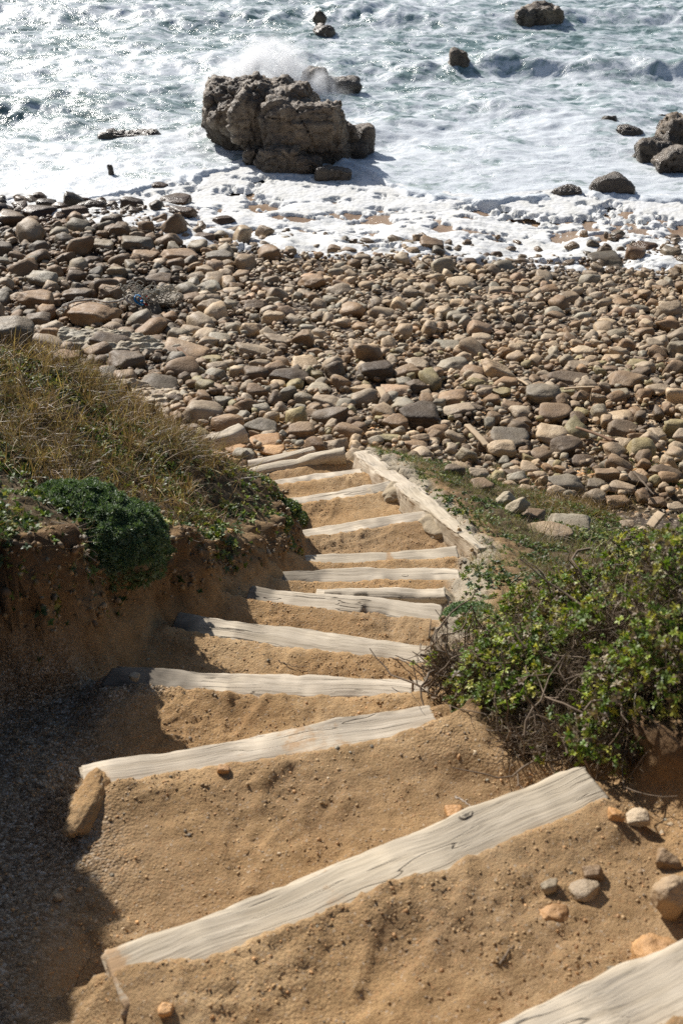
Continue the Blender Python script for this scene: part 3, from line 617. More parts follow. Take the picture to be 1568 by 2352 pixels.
HB = [ # u, v base, w, h, tint, kind, label, tilt
 (20, 800, 105, 92, 'dgrey', 'm', 'largest dark boulder, cut by the left edge just above the grassy bank', 0), (86, 756, 72, 42, 'dark', 'm', 'dark boulder immediately right of the one at the left edge', 0),
 (112, 802, 56, 56, 'brown', 'a', 'upright angular brown boulder beside the dark pair at the bank top', 0), (214, 756, 116, 60, 'brown', 'a', 'broad brown boulder with a dark hollow below the knotted rope', 0),
 (262, 815, 125, 56, 'dark', 'a', 'long dark wedge of rock sloping down to the right beside the bank', 14), (294, 864, 96, 56, 'dark', 'a', 'rough dark brown rock at the head of the pale ledge', 8),
 (172, 697, 74, 42, 'dark', 'a', 'pointed dark rock just above the rope knots', 0), (82, 714, 86, 50, 'brown', 'm', 'rounded twin-humped brown boulder left of the rope', 0),
 (97, 662, 68, 38, 'grey', 'm', 'flat-topped grey boulder on the left above the twin-humped one', 0), (271, 648, 45, 36, 'grey', 'r', 'round grey boulder with a cross crack above the net', 0),
 (252, 690, 62, 42, 'brown', 'a', 'layered brown block just left of the net', 0), (360, 662, 68, 26, 'dark', 'm', 'dark capstone resting on the washed-up net', 0),
 (385, 712, 74, 36, 'dgrey', 'a', 'pitted dark grey rock below the net', 0), (432, 698, 66, 28, 'brown', 'm', 'smooth brown slab right of the pitted rock', 0), (484, 728, 64, 40, 'tan', 'a', 'tan faceted block standing alone right of the net', 0),
 (476, 676, 62, 36, 'grey', 'm', 'grey blunt boulder above the tan faceted block', 0), (92, 508, 92, 36, 'wet', 'm', 'large wet boulder nearest the surf on the left', 6), (168, 508, 62, 36, 'wet', 'a', 'wet boulder standing next to the large one by the surf', 0),
 (405, 474, 78, 32, 'wet', 'm', 'wet dome of rock with foam at its foot', 0), (418, 505, 70, 32, 'wet', 'a', 'pointed wet rock in front of the wet dome', 0), (362, 440, 42, 24, 'wet', 'm', 'single block reaching farthest into the foam on the left', 0),
 (312, 585, 90, 34, 'dgrey', 'm', 'long dark grey boulder in the middle of the left stones', 0), (232, 582, 54, 32, 'grey', 'r', 'grey rounded boulder left of the long dark grey one', 0), (330, 604, 66, 32, 'brown', 'a', 'brown peaked rock below the long dark grey boulder', 0),
 (408, 608, 90, 30, 'brown', 'm', 'brown saddle-shaped boulder right of the peaked rock', 0), (505, 610, 64, 34, 'dgrey', 'm', 'dark sloping boulder beside the first foam lumps', 0), (470, 566, 50, 28, 'wet', 'a', 'wedge-shaped stone lying at the foam edge', 0),
 (276, 548, 52, 38, 'dark', 'a', 'dark angular stone among foam pockets', 0), (512, 521, 58, 28, 'wet', 'm', 'wet brown stone sitting in the foam', 0), (140, 842, 80, 34, 'brown', 'a', 'flat brown slab tucked behind the grassy bank crest', 0),
 (425, 826, 112, 32, 'brown', 'm', 'long flat brown slab with a stick leaning on it', 0), (482, 838, 56, 30, 'green', 'a', 'mossy green triangular rock by the leaning stick', 0), (205, 770, 26, 20, 'green', 'r', 'small mossy stone on the pale ledge', 0),
 (581, 827, 82, 40, 'tan', 'm', 'tan boulder with a long sloping back', 12), (698, 803, 54, 56, 'brown', 'a', 'upright pointed brown slab leaning among cobbles', 0), (722, 824, 50, 28, 'brown', 'a', 'small sharp brown rock below the upright slab', 0),
 (648, 801, 82, 26, 'tan', 'a', 'flat layered tan slab left of the upright one', 5), (699, 852, 70, 30, 'pale', 'm', 'light-topped block above the long black rock', 0), (668, 890, 94, 42, 'black', 'm', 'long black rock with a bulging top in mid beach', 0),
 (862, 886, 96, 56, 'black', 'a', 'blackest rock with a green mossy flank above the small plank', 0), (938, 874, 70, 38, 'brown', 'm', 'brown block touching the right side of the mossy black rock', 0), (960, 905, 50, 34, 'dark', 'a', 'dark knobbly rock right of the small plank', 0),
 (732, 907, 58, 26, 'grey', 'r', 'smooth flat oval stone just below the long black rock', 0), (604, 955, 44, 30, 'grey', 'r', 'grey egg-shaped stone above the orange boulder', 0), (752, 940, 72, 30, 'tan', 'm', 'low tan dome behind the tilted dark slab', 0),
 (762, 982, 90, 56, 'dark', 'a', 'big dark slab tilted up to the right above the driftwood', -22), (832, 915, 58, 36, 'pale', 'a', 'pale flat rock left of the small plank', 0), (912, 916, 80, 34, 'pink', 'm', 'pinkish boulder right of the small plank', 0),
 (968, 982, 98, 48, 'black', 'a', 'rough black outcrop rock left of the pale plank', 0), (912, 1000, 64, 38, 'brown', 'a', 'square-faced brown block above the grassy tip', 0), (692, 1010, 68, 36, 'brown', 'a', 'dark pointed block just beyond the driftwood logs', 0),
 (612, 1035, 76, 34, 'orange', 'm', 'rounded orange boulder beside the last log', 0), (628, 1052, 62, 24, 'orange', 'a', 'crumbling ochre slab under the orange boulder', 0), (596, 1002, 88, 30, 'dgrey', 'm', 'grey flat boulder just behind the orange one', 0),
 (505, 1062, 30, 34, 'orange', 'm', 'upright ochre stone at the edge of the bank', 0), (562, 1058, 56, 20, 'grey', 'r', 'low grey stone right of the upright ochre one', 0), (545, 1045, 56, 24, 'orange', 'm', 'pale ochre lump left of the orange boulder', 0),
 (898, 1020, 60, 24, 'green', 'm', 'mossy low stone over the grass tip', 0), (957, 1042, 60, 32, 'brown', 'm', 'brown stone at the foot of the grassy ridge', 0), (630, 748, 52, 38, 'pale', 'r', 'pale whitish block standing out among brown cobbles', 0),
 (590, 718, 62, 34, 'dark', 'a', 'dark faceted rock up-left of the pale block', 0), (720, 672, 68, 42, 'brown', 'a', 'brown steep-sided rock near the foam on mid beach', 0), (1062, 672, 68, 34, 'pale', 'r', 'pale loaf-shaped boulder near the foam', 0),
 (1027, 808, 66, 30, 'grey', 'r', 'smooth grey loaf-shaped boulder in the middle of the cobbles', 0), (1036, 865, 80, 34, 'grey', 'm', 'whitish banded boulder left of the pale triangular slab', -8), (960, 855, 60, 30, 'pale', 'm', 'pale hump left of the banded boulder', 0),
 (1142, 880, 82, 50, 'pale', 'a', 'pale triangular slab sloping down to the right', 22), (1088, 898, 54, 34, 'green', 'a', 'green-topped angular rock below the triangular slab', 0), (1200, 684, 50, 28, 'tan', 'r', 'tan split cobble right of the pale loaf-shaped boulder', 0),
 (1258, 682, 48, 28, 'brown', 'r', 'brown oval cobble near the foam, right of the tan split one', 0), (1138, 686, 52, 32, 'tan', 'm', 'tan two-part stone below the pale loaf', 0), (1460, 722, 58, 26, 'grey', 'r', 'grey oval boulder on the upper right', 0),
 (1428, 712, 42, 28, 'brown', 'r', 'brown round boulder touching the grey oval one', 0), (1536, 738, 62, 46, 'tan', 'm', 'large tan boulder close to the right edge', 0), (1532, 768, 52, 36, 'brown', 'm', 'brown cracked dome below the large tan boulder', 0),
 (1340, 828, 52, 32, 'pale', 'r', 'pale knuckle-shaped cobble in the right of the beach', 0), (1405, 842, 54, 38, 'pale', 'm', 'pale stubby boulder with a rough face', 0), (1556, 826, 50, 52, 'grey', 'm', 'grey boulder cut by the right edge', 0),
 (1258, 790, 56, 30, 'tan', 'm', 'hollowed tan rock in the right middle', 0), (1440, 892, 94, 42, 'brown', 'm', 'long rust-brown boulder on the right', 0), (1325, 860, 62, 26, 'tan', 'm', 'tan hump resting behind the dark log-like stone', 0),
 (1312, 888, 106, 24, 'dark', 'a', 'dark log-like long stone', 0), (1245, 942, 92, 56, 'dgrey', 'm', 'large round-faced dark grey boulder', 0), (1290, 922, 56, 32, 'green', 'm', 'pale green mossy boulder right of the round-faced one', 0),
 (1178, 954, 58, 34, 'brown', 'a', 'knobbly brown rock below the round-faced boulder', 0), (1280, 978, 94, 56, 'brown', 'r', 'big smooth brown boulder with a domed top', 0), (1058, 962, 84, 30, 'tan', 'm', 'long flat tan boulder left of the planks', 0),
 (1196, 996, 48, 34, 'dark', 'a', 'mossy dark rock left of the big smooth brown boulder', 0), (1176, 1034, 116, 52, 'dgrey', 'a', 'broad rough dark boulder right of the pale plank', 0), (1268, 1028, 78, 48, 'pale', 'r', 'pale cracked dome boulder below the big smooth brown one', 0),
 (1300, 1052, 82, 52, 'dark', 'r', 'dark smooth dome overlapping the pale cracked dome', 0), (1150, 1062, 68, 50, 'tan', 'm', 'tan arched boulder below the pale plank', 0), (1432, 1006, 76, 40, 'dark', 'm', 'dark dome with a tan cap right of the dark board', 0),
 (1466, 1024, 48, 34, 'brown', 'a', 'angular brown block beside the dark dome', 0), (1512, 912, 62, 28, 'tan', 'm', 'tan pitted cobble at far right', 0), (1430, 972, 66, 30, 'pale', 'r', 'pale smooth stone right of the big brown boulder', 0),
 (1428, 922, 46, 26, 'grey', 'r', 'bluish grey oval pebble-like boulder', 0), (1372, 934, 36, 36, 'tan', 'm', 'upright tan stone left of the bluish grey oval', 0), (1046, 1096, 54, 42, 'dark', 'r', 'round dark boulder at the foot of the grassy ridge', 0),
 (1100, 1102, 44, 28, 'tan', 'r', 'oval tan stone right of the round dark boulder', 0), (1104, 1132, 54, 30, 'brown', 'a', 'flat brown stone touching the grass ridge', 0), (1184, 1106, 48, 34, 'dark', 'a', 'small dark triangular rock on the gravel', 0),
 (1246, 1124, 34, 36, 'pale', 'r', 'pale upright oval stone left of the large dome', 0), (1300, 1142, 84, 48, 'dgrey', 'm', 'large grey-brown dome on the lower right beach', 0), (1400, 1118, 66, 42, 'brown', 'r', 'brown round dome right of the large grey-brown one', 0),
 (1462, 1122, 50, 36, 'dark', 'm', 'dark smooth block right of the brown round dome', 0), (1430, 1140, 64, 22, 'tan', 'a', 'flat tan slab in front of the brown round dome', 0), (1418, 1172, 56, 36, 'brown', 'a', 'cracked brown block above the dried weed', 0),
 (1372, 1136, 56, 26, 'dgrey', 'a', 'grey block between the two domes', 0), (1340, 1078, 60, 30, 'dark', 'm', 'dark low boulder above the large dome', 0), (1284, 1080, 54, 20, 'tan', 'm', 'flat tan stone above the large dome', 0),
 (1186, 1186, 58, 40, 'grey', 'a', 'grey tilted slab stone beside the grassy ridge', -30), (1160, 1170, 44, 36, 'grey', 'a', 'shorter tilted grey slab stone behind the other', -30), (1226, 1198, 62, 34, 'dark', 'a', 'dark shaded rock right of the tilted slabs', 0),
 (1310, 1222, 112, 30, 'grey', 'a', 'large flat pale grey slab above the grass', 6), (1262, 1238, 120, 26, 'tan', 'a', 'long flat tan slab right at the grass edge', 0), (1534, 1104, 78, 40, 'dark', 'm', 'long dark boulder by the right edge above the stick', 12),
 (1510, 1168, 46, 30, 'brown', 'm', 'brown stone below the long dark boulder', 0), (1552, 1178, 40, 22, 'pale', 'r', 'pale flat oval stone at the right edge', 0), (1442, 1222, 40, 28, 'tan', 'm', 'tan stone left of the short board', 0),
 (1476, 1240, 42, 32, 'pale', 'm', 'pale stone at the top of the shrub', 0), (990, 585, 62, 40, 'brown', 'a', 'brown faceted boulder standing alone in the foam', 0), (1392, 615, 76, 34, 'grey', 'm', 'grey boulder half wrapped in foam on the right', 0),
 (1488, 583, 60, 26, 'brown', 'a', 'reddish layered stone on the wet sand', 0), (1118, 905, 48, 28, 'dark', 'a', 'dark short block below the green-topped rock', 0), (1156, 914, 46, 26, 'green', 'm', 'dull green slab left of the round-faced boulder', 0)]
for h_ in HB: hero(h_[0], h_[1], h_[2], h_[3], h_[4], h_[5], h_[6], h_[7])
# low bedrock ledges
def ledge(name, pts, z0, z1, label, seed, mat='stone', tint=(1.35, 1.4, 1.42)):
    P = np.array([PD(u, v, CH - z0)[:2] for u, v in pts]); c = P.mean(0); n = 110
    lo, hi = P.min(0) - .05, P.max(0) + .05; xs = np.linspace(lo[0], hi[0], n); ys = np.linspace(lo[1], hi[1], n); Xq, Yq = np.meshgrid(xs, ys); a, b = Xq.ravel(), Yq.ravel()
    ins = np.zeros(len(a), bool); dmin = np.full(len(a), 9.)
    for k in range(len(P)):
        p1, p2 = P[k], P[(k + 1) % len(P)]; cr = ((p1[1] > b) != (p2[1] > b)) & (a < (p2[0] - p1[0]) * (b - p1[1]) / (p2[1] - p1[1] + 1e-12) + p1[0]); ins ^= cr
        e = p2 - p1; t = np.clip(((a - p1[0]) * e[0] + (b - p1[1]) * e[1]) / (e @ e), 0, 1); dmin = np.minimum(dmin, np.hypot(a - p1[0] - t * e[0], b - p1[1] - t * e[1]))
    sd = np.where(ins, dmin, -dmin) + .07 * fbm(XYZ(a, b) * 3, 3, seed)
    st = fbm(XYZ(a * 1.2 + b * .5, b * 5 - a * 1.5) * 1.3, 4, seed + 2); top = z0 + .05 * np.round(st * 3) / 3 + .015 * st + .02 * fbm(XYZ(a, b) * 9, 3, seed + 4)
    z = z1 - .12 + (top - z1 + .12) * sst(-.06, .05, sd)
    o = mesh_np(name, np.stack([a, b, z], 1), grid_faces(n, n, sd > -.12), M[mat]); o.color = (*tint, 1); recentre(o)
    # drop unused vertices
    bm = bmesh.new(); bm.from_mesh(o.data); bmesh.ops.delete(bm, geom=[v for v in bm.verts if not v.link_faces], context='VERTS'); bm.to_mesh(o.data); bm.free()
    return tag(o, label, 'rock ledge', 'flat bedrock ledges in the beach')
ledge('rock_ledge', [(205, 880), (330, 872), (418, 890), (424, 925), (400, 950), (330, 960), (280, 930)], 1.82, 1.7, 'pale layered bedrock ledge just above the grassy bank', 4)
ledge('rock_ledge', [(135, 750), (280, 755), (400, 775), (420, 800), (300, 815), (200, 800), (120, 790)], 1.44, 1.3, 'bluish bedrock ledge beneath the broad brown boulder', 5, tint=(1.0, 1.15, 1.3))

# ---- the rest: dart throwing, largest first
protos = {}
for kind, ang in (('r', .2), ('m', .6), ('a', 1.05)):
    protos[kind] = [rockshape(900 + 31 * k + int(ang * 100), 3, ang) for k in range(10)]
pmesh = {}
class Grid:
    def __init__(s, c): s.c = c; s.d = {}
    def near(s, x, y):
        i, j = int(x // s.c), int(y // s.c)
        for a in range(i - 1, i + 2):
            for b in range(j - 1, j + 2): yield from s.d.get((a, b), ())
    def add(s, *p): s.d.setdefault((int(p[0] // s.c), int(p[1] // s.c)), []).append(p)
for (u, v, r_) in [(u_, np.interp(u_, [135, 172, 215, 245, 290], [722, 694, 692, 698, 686]), .07) for u_ in range(132, 292, 12)] + [(335, 676, .28), (318, 686, .2), (1085, 990, .1), (1100, 1008, .1), (1112, 1024, .1), (871, 893, .1), (880, 910, .1), (1345, 990, .1), (1370, 1000, .1), (1400, 1012, .1), (1515, 1185, .1), (1500, 1205, .1), (418, 812, .1), (436, 830, .1)]:
    c_, _ = ground_hit(u, v); placed.append((c_[0], c_[1], r_, r_))
gr = Grid(.8)
for p_ in placed: gr.add(*p_)
def limit(x):                              # how far seaward loose stones reach
    return np.interp(x, [-9, -6.5, -5.5, -4.2, -3., -2, -.5, 1, 3, 6, 9], [20.3, 20.6, 20.2, 20.0, 19.0, 18.2, 17.4, 17.3, 17.8, 18.0, 18.2])
def pick_tint(x, y, kind):
    r_ = RNG.random(); left = x < -1.5 - .1 * (y - 9)
    if left: base = TI['brown'] if r_ < .42 else TI['tan'] if r_ < .56 else TI['dgrey'] if r_ < .76 else TI['dark'] if r_ < .86 else TI['tan'] if r_ < .9 else TI['grey']
    elif y < 11.5: base = TI['tan'] if r_ < .28 else TI['brown'] if r_ < .56 else TI['dark'] if r_ < .70 else TI['grey'] if r_ < .82 else TI['pale'] if r_ < .92 else TI['green']
    else: base = TI['tan'] if r_ < .48 else TI['pale'] if r_ < .68 else TI['pink'] if r_ < .74 else TI['grey'] if r_ < .9 else TI['brown']
    b = np.array(base) * RNG.uniform(.82, 1.15) * (.86 if left else 1.)
    return b
sizes = []
for lo, hi, nn, pack in ((.17, .25, 420, .92), (.11, .17, 1500, .86), (.07, .11, 4200, .80), (.042, .07, 9000, .76), (.026, .042, 9000, .75)):
    sizes.append((lo, hi, nn, pack))
cand = []
for lo, hi, nn, pack in sizes:
    for _ in range(int(nn * 1.33)):
        y = 7.2 + 13.4 * RNG.random() ** .9; hw = 1.8 + y * .46; x = RNG.uniform(-hw, hw)
        if y > limit(x) + (RNG.normal() * .35 if lo > .05 else -.6): continue
        if y < 9.0 and abs(x) < 5.5:
            if lo > .15: continue
            _, ii = terrain(np.array([x]), np.array([y]), False)
            if y < 8.3 and (footL(y) - .2 < x < footR(y) + .15): continue
            if T(x, y)[0] > ii['B'][0] + .12: continue
        left = x < -1.5; r = RNG.uniform(lo, hi) * .92
        if left and y > 12: r *= 1.18
        elif y > 11 and not left: r *= .88
        if x > 1.2 and y < 8.8 and lo > .08 and RNG.random() < .6: continue
        if y > 16.6 and x > -2.5 and RNG.random() < .45: continue
        if lo > .16 and x > -1.5 and RNG.random() < .55: continue
        rb = r * RNG.uniform(.62, .9); ok = True
        for p in gr.near(x, y):
            dx, dy = (x - p[0]) / (r + p[2]), (y - p[1]) / (rb + p[3])
            if dx * dx + dy * dy < pack * pack: ok = False; break
        if not ok: continue
        gr.add(x, y, r, rb)
        kind = RNG.choice(['r', 'm', 'a'], p=[.03, .32, .65] if left else ([.30, .42, .28] if y > 11.5 else [.08, .32, .60]))
        cand.append((x, y, r, rb, r * RNG.uniform(.45, .8), kind, RNG.integers(10)))
# choose individuals: those that show largest
def shown(c): return c[2] * c[3] / (c[1] ** 2 + 36)
cand.sort(key=shown, reverse=True)
inv = [c for c in cand if abs(c[0]) < .29 * math.hypot(c[1], 6) + .1]
nind = 300 - len(HB) - 8
ind = set(id(c) for c in inv[:nind])
bands = [(-99, 9.9, 'among the dark rocks near the stairs'), (9.9, 11.6, 'in the lower middle beach'), (11.6, 13.6, 'in the middle beach'), (13.6, 16.2, 'in the upper beach before the foam'), (16.2, 99, 'wetted by the foam')]
SH = {'r': ['rounded', 'smooth oval', 'egg-shaped'], 'm': ['blunt', 'rough-sided', 'humped'], 'a': ['angular', 'sharp-edged', 'broken-faced']}
CN = {'r': 'cobble', 'm': 'stone', 'a': 'block'}
def cname(t):
    t = np.array(t); k = min(TI, key=lambda n: np.abs(np.array(TI[n]) - t).sum()); return dict(tan='tan', pale='pale', grey='grey', dgrey='dark grey', brown='brown', dark='dark brown', black='black', orange='ochre', pink='pinkish', green='greenish', wet='wet brown')[k]
SV, SF, ST = [], [], []; off = 0; labs = {}
for c in cand:
    x, y, r, rb, h, kind, pi = c; z = gz(x, y); tn = pick_tint(x, y, kind); rot = Euler((RNG.normal() * .22, RNG.normal() * .22, RNG.uniform(0, 6.28) if kind != 'r' else RNG.normal() * .7))
    z += h * RNG.uniform(.1, .5) + (.05 if r < .05 else .03)
    if id(c) in ind:
        key = (kind, pi)
        if key not in pmesh:
            v, f = protos[kind][pi]; o = mesh_np('beach_stone', v * .12, f, M['stone']); pmesh[key] = o.data; bpy.data.objects.remove(o)
        o = bpy.data.objects.new('beach_stone', pmesh[key]); COL.objects.link(o); o.location = (x, y, z); o.rotation_euler = rot; o.scale = (r / .12, rb / .12, h / .12); o.color = (*tn, 1)
        side = 'left' if x < -y * .12 else 'right' if x > y * .12 else 'centre'; bd = next(b[2] for b in bands if b[0] <= y < b[1])
        sz = 'large' if r > .2 else 'middling' if r > .14 else 'smaller'
        lb = f"{sz} {cname(tn)} {SH[kind][pi % 3]} {CN[kind]} {bd}, {side} side" if side != 'centre' else f"{sz} {cname(tn)} {SH[kind][pi % 3]} {CN[kind]} {bd}, above the stairs"
        tag(o, lb, 'stone', 'loose stones of the storm beach'); labs[lb] = labs.get(lb, 0) + 1
    else:
        if r < .05: v, f = protos_s[kind][pi] if 'protos_s' in globals() else (None, None)
        else: v, f = protos[kind][pi]
        if v is None:
            protos_s = {k: [rockshape(900 + 31 * j + int(a * 100), 2, a) for j in range(10)] for k, a in (('r', .2), ('m', .6), ('a', 1.05))}; v, f = protos_s[kind][pi]
        vv = (v * np.array([r, rb, h])) @ np.array(rot.to_matrix()).T + np.array([x, y, z]); SV.append(vv); SF.append(f + off); off += len(vv); ST.append(np.tile(tn, (len(vv), 1)))
tag(mesh_np('small_stones', np.concatenate(SV), np.concatenate(SF), M['stuff'], attr=dict(tint=np.concatenate(ST))), 'countless smaller cobbles and pebbles filling the gaps of the beach', 'stones', kind='stuff')
print('stones', len(cand), 'dup labels', sum(1 for v in labs.values() if v > 1))

# ------------------------------------------------------------------ sea
WAVES = [(30.6, .42, .8, -3.6, 40., .12), (26.9, .35, 1.1, -30., -4.6, -.1), (37., .35, 1.5, -30, 60, .3), (44., .4, 1.7, -30, 60, .3), (53., .45, 2., -40, 60, .2), (64., .5, 2.4, -40, 60, .2)]
def sea(x, y):
    p = XYZ(x, y); wy = y + 1.1 * perlin(p * .16, 3) + .35 * perlin(p * .6, 4) + .04 * x
    z = np.zeros(len(x)); foam = np.zeros(len(x)); d = sst(19.5, 26, y)
    for yc, a, w, x0, x1, fm in WAVES:
        k = (wy - yc) / w; g = np.exp(-np.where(k < 0, k * 1.7, k * .8) ** 2) * sst(x0 - 2, x0 + 2, x) * (1 - sst(x1 - 2, x1 + 2, x)); am = a * (.75 + .8 * perlin(p * .25 + 3, 7) + .35 * fbm(p * 1.3, 4, 12))
        z += am * g; foam += fm * .5 * g * (k < .5)
    q1 = np.stack([x * .42, y * .62, 0 * x], 1); z += d * (.16 * fbm(q1, 4, 31) + .032 * fbm(q1 * 3.1, 3, 33, ridge=True)) + (1 - d) * .035 * fbm(q1 * 4, 4, 35)
    z += .010 * fbm(q1 * 11, 3, 36, ridge=True) * d
    return z, foam
def shore_in(x): return np.interp(x, [-9, -6.3, -4.8, -3.2, -1.2, 0, 1.2, 2.6, 4.6, 6.5, 9], [20.2, 20.4, 20.4, 21.6, 23.2, 22.9, 20.9, 20.3, 20.9, 20.3, 20.])
ys = np.concatenate([np.arange(18.6, 24, .035), 24 * 1.0023 ** np.arange(0, 480)]); ys = np.concatenate([ys, ys[-1] * 1.12 ** np.arange(1, 34)])
ns = 620; S_ = np.linspace(-1, 1, ns); S_ = S_ * .62 + .38 * S_ ** 3
Xs = S_[None, :] * (8 + .95 * ys[:, None] ** 1.0); Ys = np.repeat(ys[:, None], ns, 1); xs_, ys_ = Xs.ravel(), Ys.ravel()
zs_, fm = sea(xs_, ys_); fade = 1 - sst(90, 200, ys_); zs_ *= fade
p = XYZ(xs_, ys_)
cover = np.interp(ys_, [18, 20.5, 24, 27, 31, 36, 44, 60, 200], [.60, .57, .52, .42, .44, .39, .385, .39, .40]) - .12 * np.exp(-((ys_ - 26.6) / 1.2) ** 2) * sst(-4, -6, xs_) + .10 * fbm(p * .22, 3, 41) + .3 * fm
cover += .06 * sst(-1, 4, xs_) * (1 - sst(26, 31, ys_)) - .05 * sst(-2, -7, xs_) * sst(23, 25, ys_) * (1 - sst(27, 30, ys_))
deep = sst(21.5, 27, ys_ + fbm(p * .2, 2, 5) * 2)
roll = np.exp(-((ys_ - shore_in(xs_) - .15 * perlin(p * 1.2, 8)) / .28) ** 2); si = sst(-.35, .1, ys_ - shore_in(xs_) + .45 * fbm(p * 1.3, 4, 9))
bl = fbm(p * 3.2, 4, 61, ridge=True)
zs_ = zs_ + roll * (.03 + .04 * bl) + .03; zs_ = zs_ * si - (1 - si) * .12
cover += .35 * roll
seam = mesh_np('sea', np.stack([xs_, ys_, zs_], 1), grid_faces(ns, len(ys)), M['sea'], attr=dict(foam=cover, deep=deep)); tag(seam, 'foaming green sea', kind='structure')
# shore foam sheet
xa = np.arange(-9.5, 9.5, .03); ya = np.arange(15.0, 23.8, .03); Xa, Ya = np.meshgrid(xa, ya); a, b = Xa.ravel(), Ya.ravel(); p = XYZ(a, b)
fe = np.interp(a, [-9, -7, -6, -4.8, -3.6, -2.4, -.6, .2, 1.5, 3, 5, 7, 9], [20.3, 20.1, 19.5, 18.5, 17.4, 16.8, 16.4, 16.0, 16.2, 16.1, 16.0, 16.0, 16.0]) + .35 * fbm(p * 1.1, 3, 15)
f1, f2 = worley(p * 4.5 + .25 * fbm(p * 3, 2, 5)[:, None], 3); g1, g2 = worley(p * 11, 4)
bil = np.sqrt(np.clip(1 - f1 * f1, 0, 1)) * .6 + np.sqrt(np.clip(1 - g1 * g1, 0, 1)) * .35; edge = sst(0, .5, b - fe); thick = np.exp(-((b - fe - .55) / .6) ** 2) * .9 + .18
mask = .8 * fbm(p * np.array([.9, 1.4, 1]), 4, 19) + .55 * fbm(p * 3.4, 4, 20, gain=.65) ; sandp = sst(2.2, 4.6, a) * sst(17.6, 18.3, b) * (1 - sst(19.4, 20.2, b)) * .38 + .12 * sst(-3, -1, a) * sst(17.8, 18.6, b) * (1 - sst(19.8, 20.6, b))
pres = sst(-.20, .12, mask + .28 - sandp) * edge
wl = np.maximum(beachz(a, b), .0) + .02
zf = wl + pres * (.015 + .10 * bil * thick * (.7 + .9 * perlin(p * 2, 8)) + .006 * fbm(p * 14, 3, 8)) - (1 - pres) * .06
ff = grid_faces(len(xa), len(ya), (pres > .02) & (b < shore_in(a) + .5))
tag(mesh_np('sea_foam', np.stack([a, b, zf], 1), ff, M['foam']), 'lumpy white foam washed up between the stones', 'foam', kind='stuff')

# ------------------------------------------------------------------ rocks in the sea
def blobrock(name, blobs, label, seed, vox=.05, mat='searock', amp=1., group=None, cat='rock', n=5, strata=1.):
    """several broken blocks fused into one surface"""
    V, F, o_ = [], [], 0
    for k, (cx, cy, cz, sx, sy, sz, rz, ang) in enumerate(blobs):
        v, f = rockshape(seed * 17 + k, 4, ang); v = v * np.array([sx, sy, sz]); ca, sa = math.cos(rz), math.sin(rz)
        v = np.stack([v[:, 0] * ca - v[:, 1] * sa, v[:, 0] * sa + v[:, 1] * ca, v[:, 2]], 1) + np.array([cx, cy, cz]); V.append(v); F.append(f + o_); o_ += len(v)
    o = mesh_np(name, np.concatenate(V), np.concatenate(F), M[mat]); md = o.modifiers.new('r', 'REMESH'); md.mode = 'VOXEL'; md.voxel_size = vox
    dg = bpy.context.evaluated_depsgraph_get(); me = bpy.data.meshes.new_from_object(o.evaluated_get(dg)); o.modifiers.clear(); o.data = me
    nv = len(me.vertices); c = np.empty(nv * 3, np.float32); me.vertices.foreach_get('co', c); c = c.reshape(-1, 3).astype(float)
    nn = np.empty(nv * 3, np.float32); me.vertices.foreach_get('normal', nn) if hasattr(me.vertices[0], 'normal') else None; nn = nn.reshape(-1, 3)
    s1 = np.stack([c[:, 0] * 1.6, c[:, 1] * 1.6, c[:, 2] * .7], 1) + seed; w = .35 * fbm(c * 1.1 + seed, 3, seed + 1)
    j1 = np.abs(perlin(np.stack([c[:, 0] * 1.5 + w * 2, c[:, 1] * 1.5, c[:, 2] * .25], 1), seed + 2)); j2 = np.abs(perlin(np.stack([c[:, 0] * .5 + 9, c[:, 1] * .5, c[:, 2] * 3.2 + c[:, 0] * .5 + w * 2], 1), seed + 3))
    j3 = np.abs(perlin(np.stack([c[:, 0] * 3.4 + w, c[:, 1] * 3., c[:, 2] * .7], 1), seed + 12))
    def blockd(fr, sh):
        q_ = c * fr + sh + .25 * np.stack([fbm(c * 1.2 + sh, 3, seed + 20), fbm(c * 1.2 + sh + 9, 3, seed + 21), fbm(c * 1.2 + sh + 5, 3, seed + 22)], 1)
        i_ = np.floor(q_).astype(np.int64); fr_ = np.abs(q_ - i_ - .5); g_ = sst(.5, .44, fr_.max(1)); return (_h(i_[:, 0], i_[:, 1], i_[:, 2], seed) / 4294967295. - .5) * g_ - .35 * (1 - g_)
    blk_ = .10 * blockd(np.array([1.3, 1.3, 1.9]), 3.3) + .055 * blockd(np.array([3.1, 3.1, 4.6]), 7.7)
    d = amp * (strata * blk_ + .06 * fbm(s1, 4, seed + 4) - .10 * strata * np.exp(-(j1 / .02) ** 2) - .06 * strata * np.exp(-(j2 / .025) ** 2) + .02 * np.clip(fbm(c * 3.3, 4, seed + 6, ridge=True), -.6, 1) + .03 * fbm(c * 13, 4, seed + 8, gain=.65))
    c = c + nn * d[:, None]; me.vertices.foreach_set('co', c.astype(np.float32).ravel()); me.polygons.foreach_set('use_smooth', np.ones(len(me.polygons), bool)); me.update()
    if not me.materials: me.materials.append(M[mat])
    recentre(o); return tag(o, label, cat, group)
def W0(u, v, z=0.): return PD(u, v, CH - z)
RG = 'rocks standing in the surf'
bx = lambda u, v, z=0.: W0(u, v, z)
def blk(u, vb, w, h, dz=.06, dep=.8, ang=.8, rz=0., sink=.3):
    c = bx(u, vb); t = math.hypot(c[1], CH); W = w / FPX * t; H = h / FPX * t / math.cos(.28); D = W * dep
    H = max(H - D * .28 * .6, .25 * W); return (c[0], c[1] + D * .5, H / 2 - sink / 2 + dz, W / 2, D / 2, H / 2 + sink / 2, rz, ang)
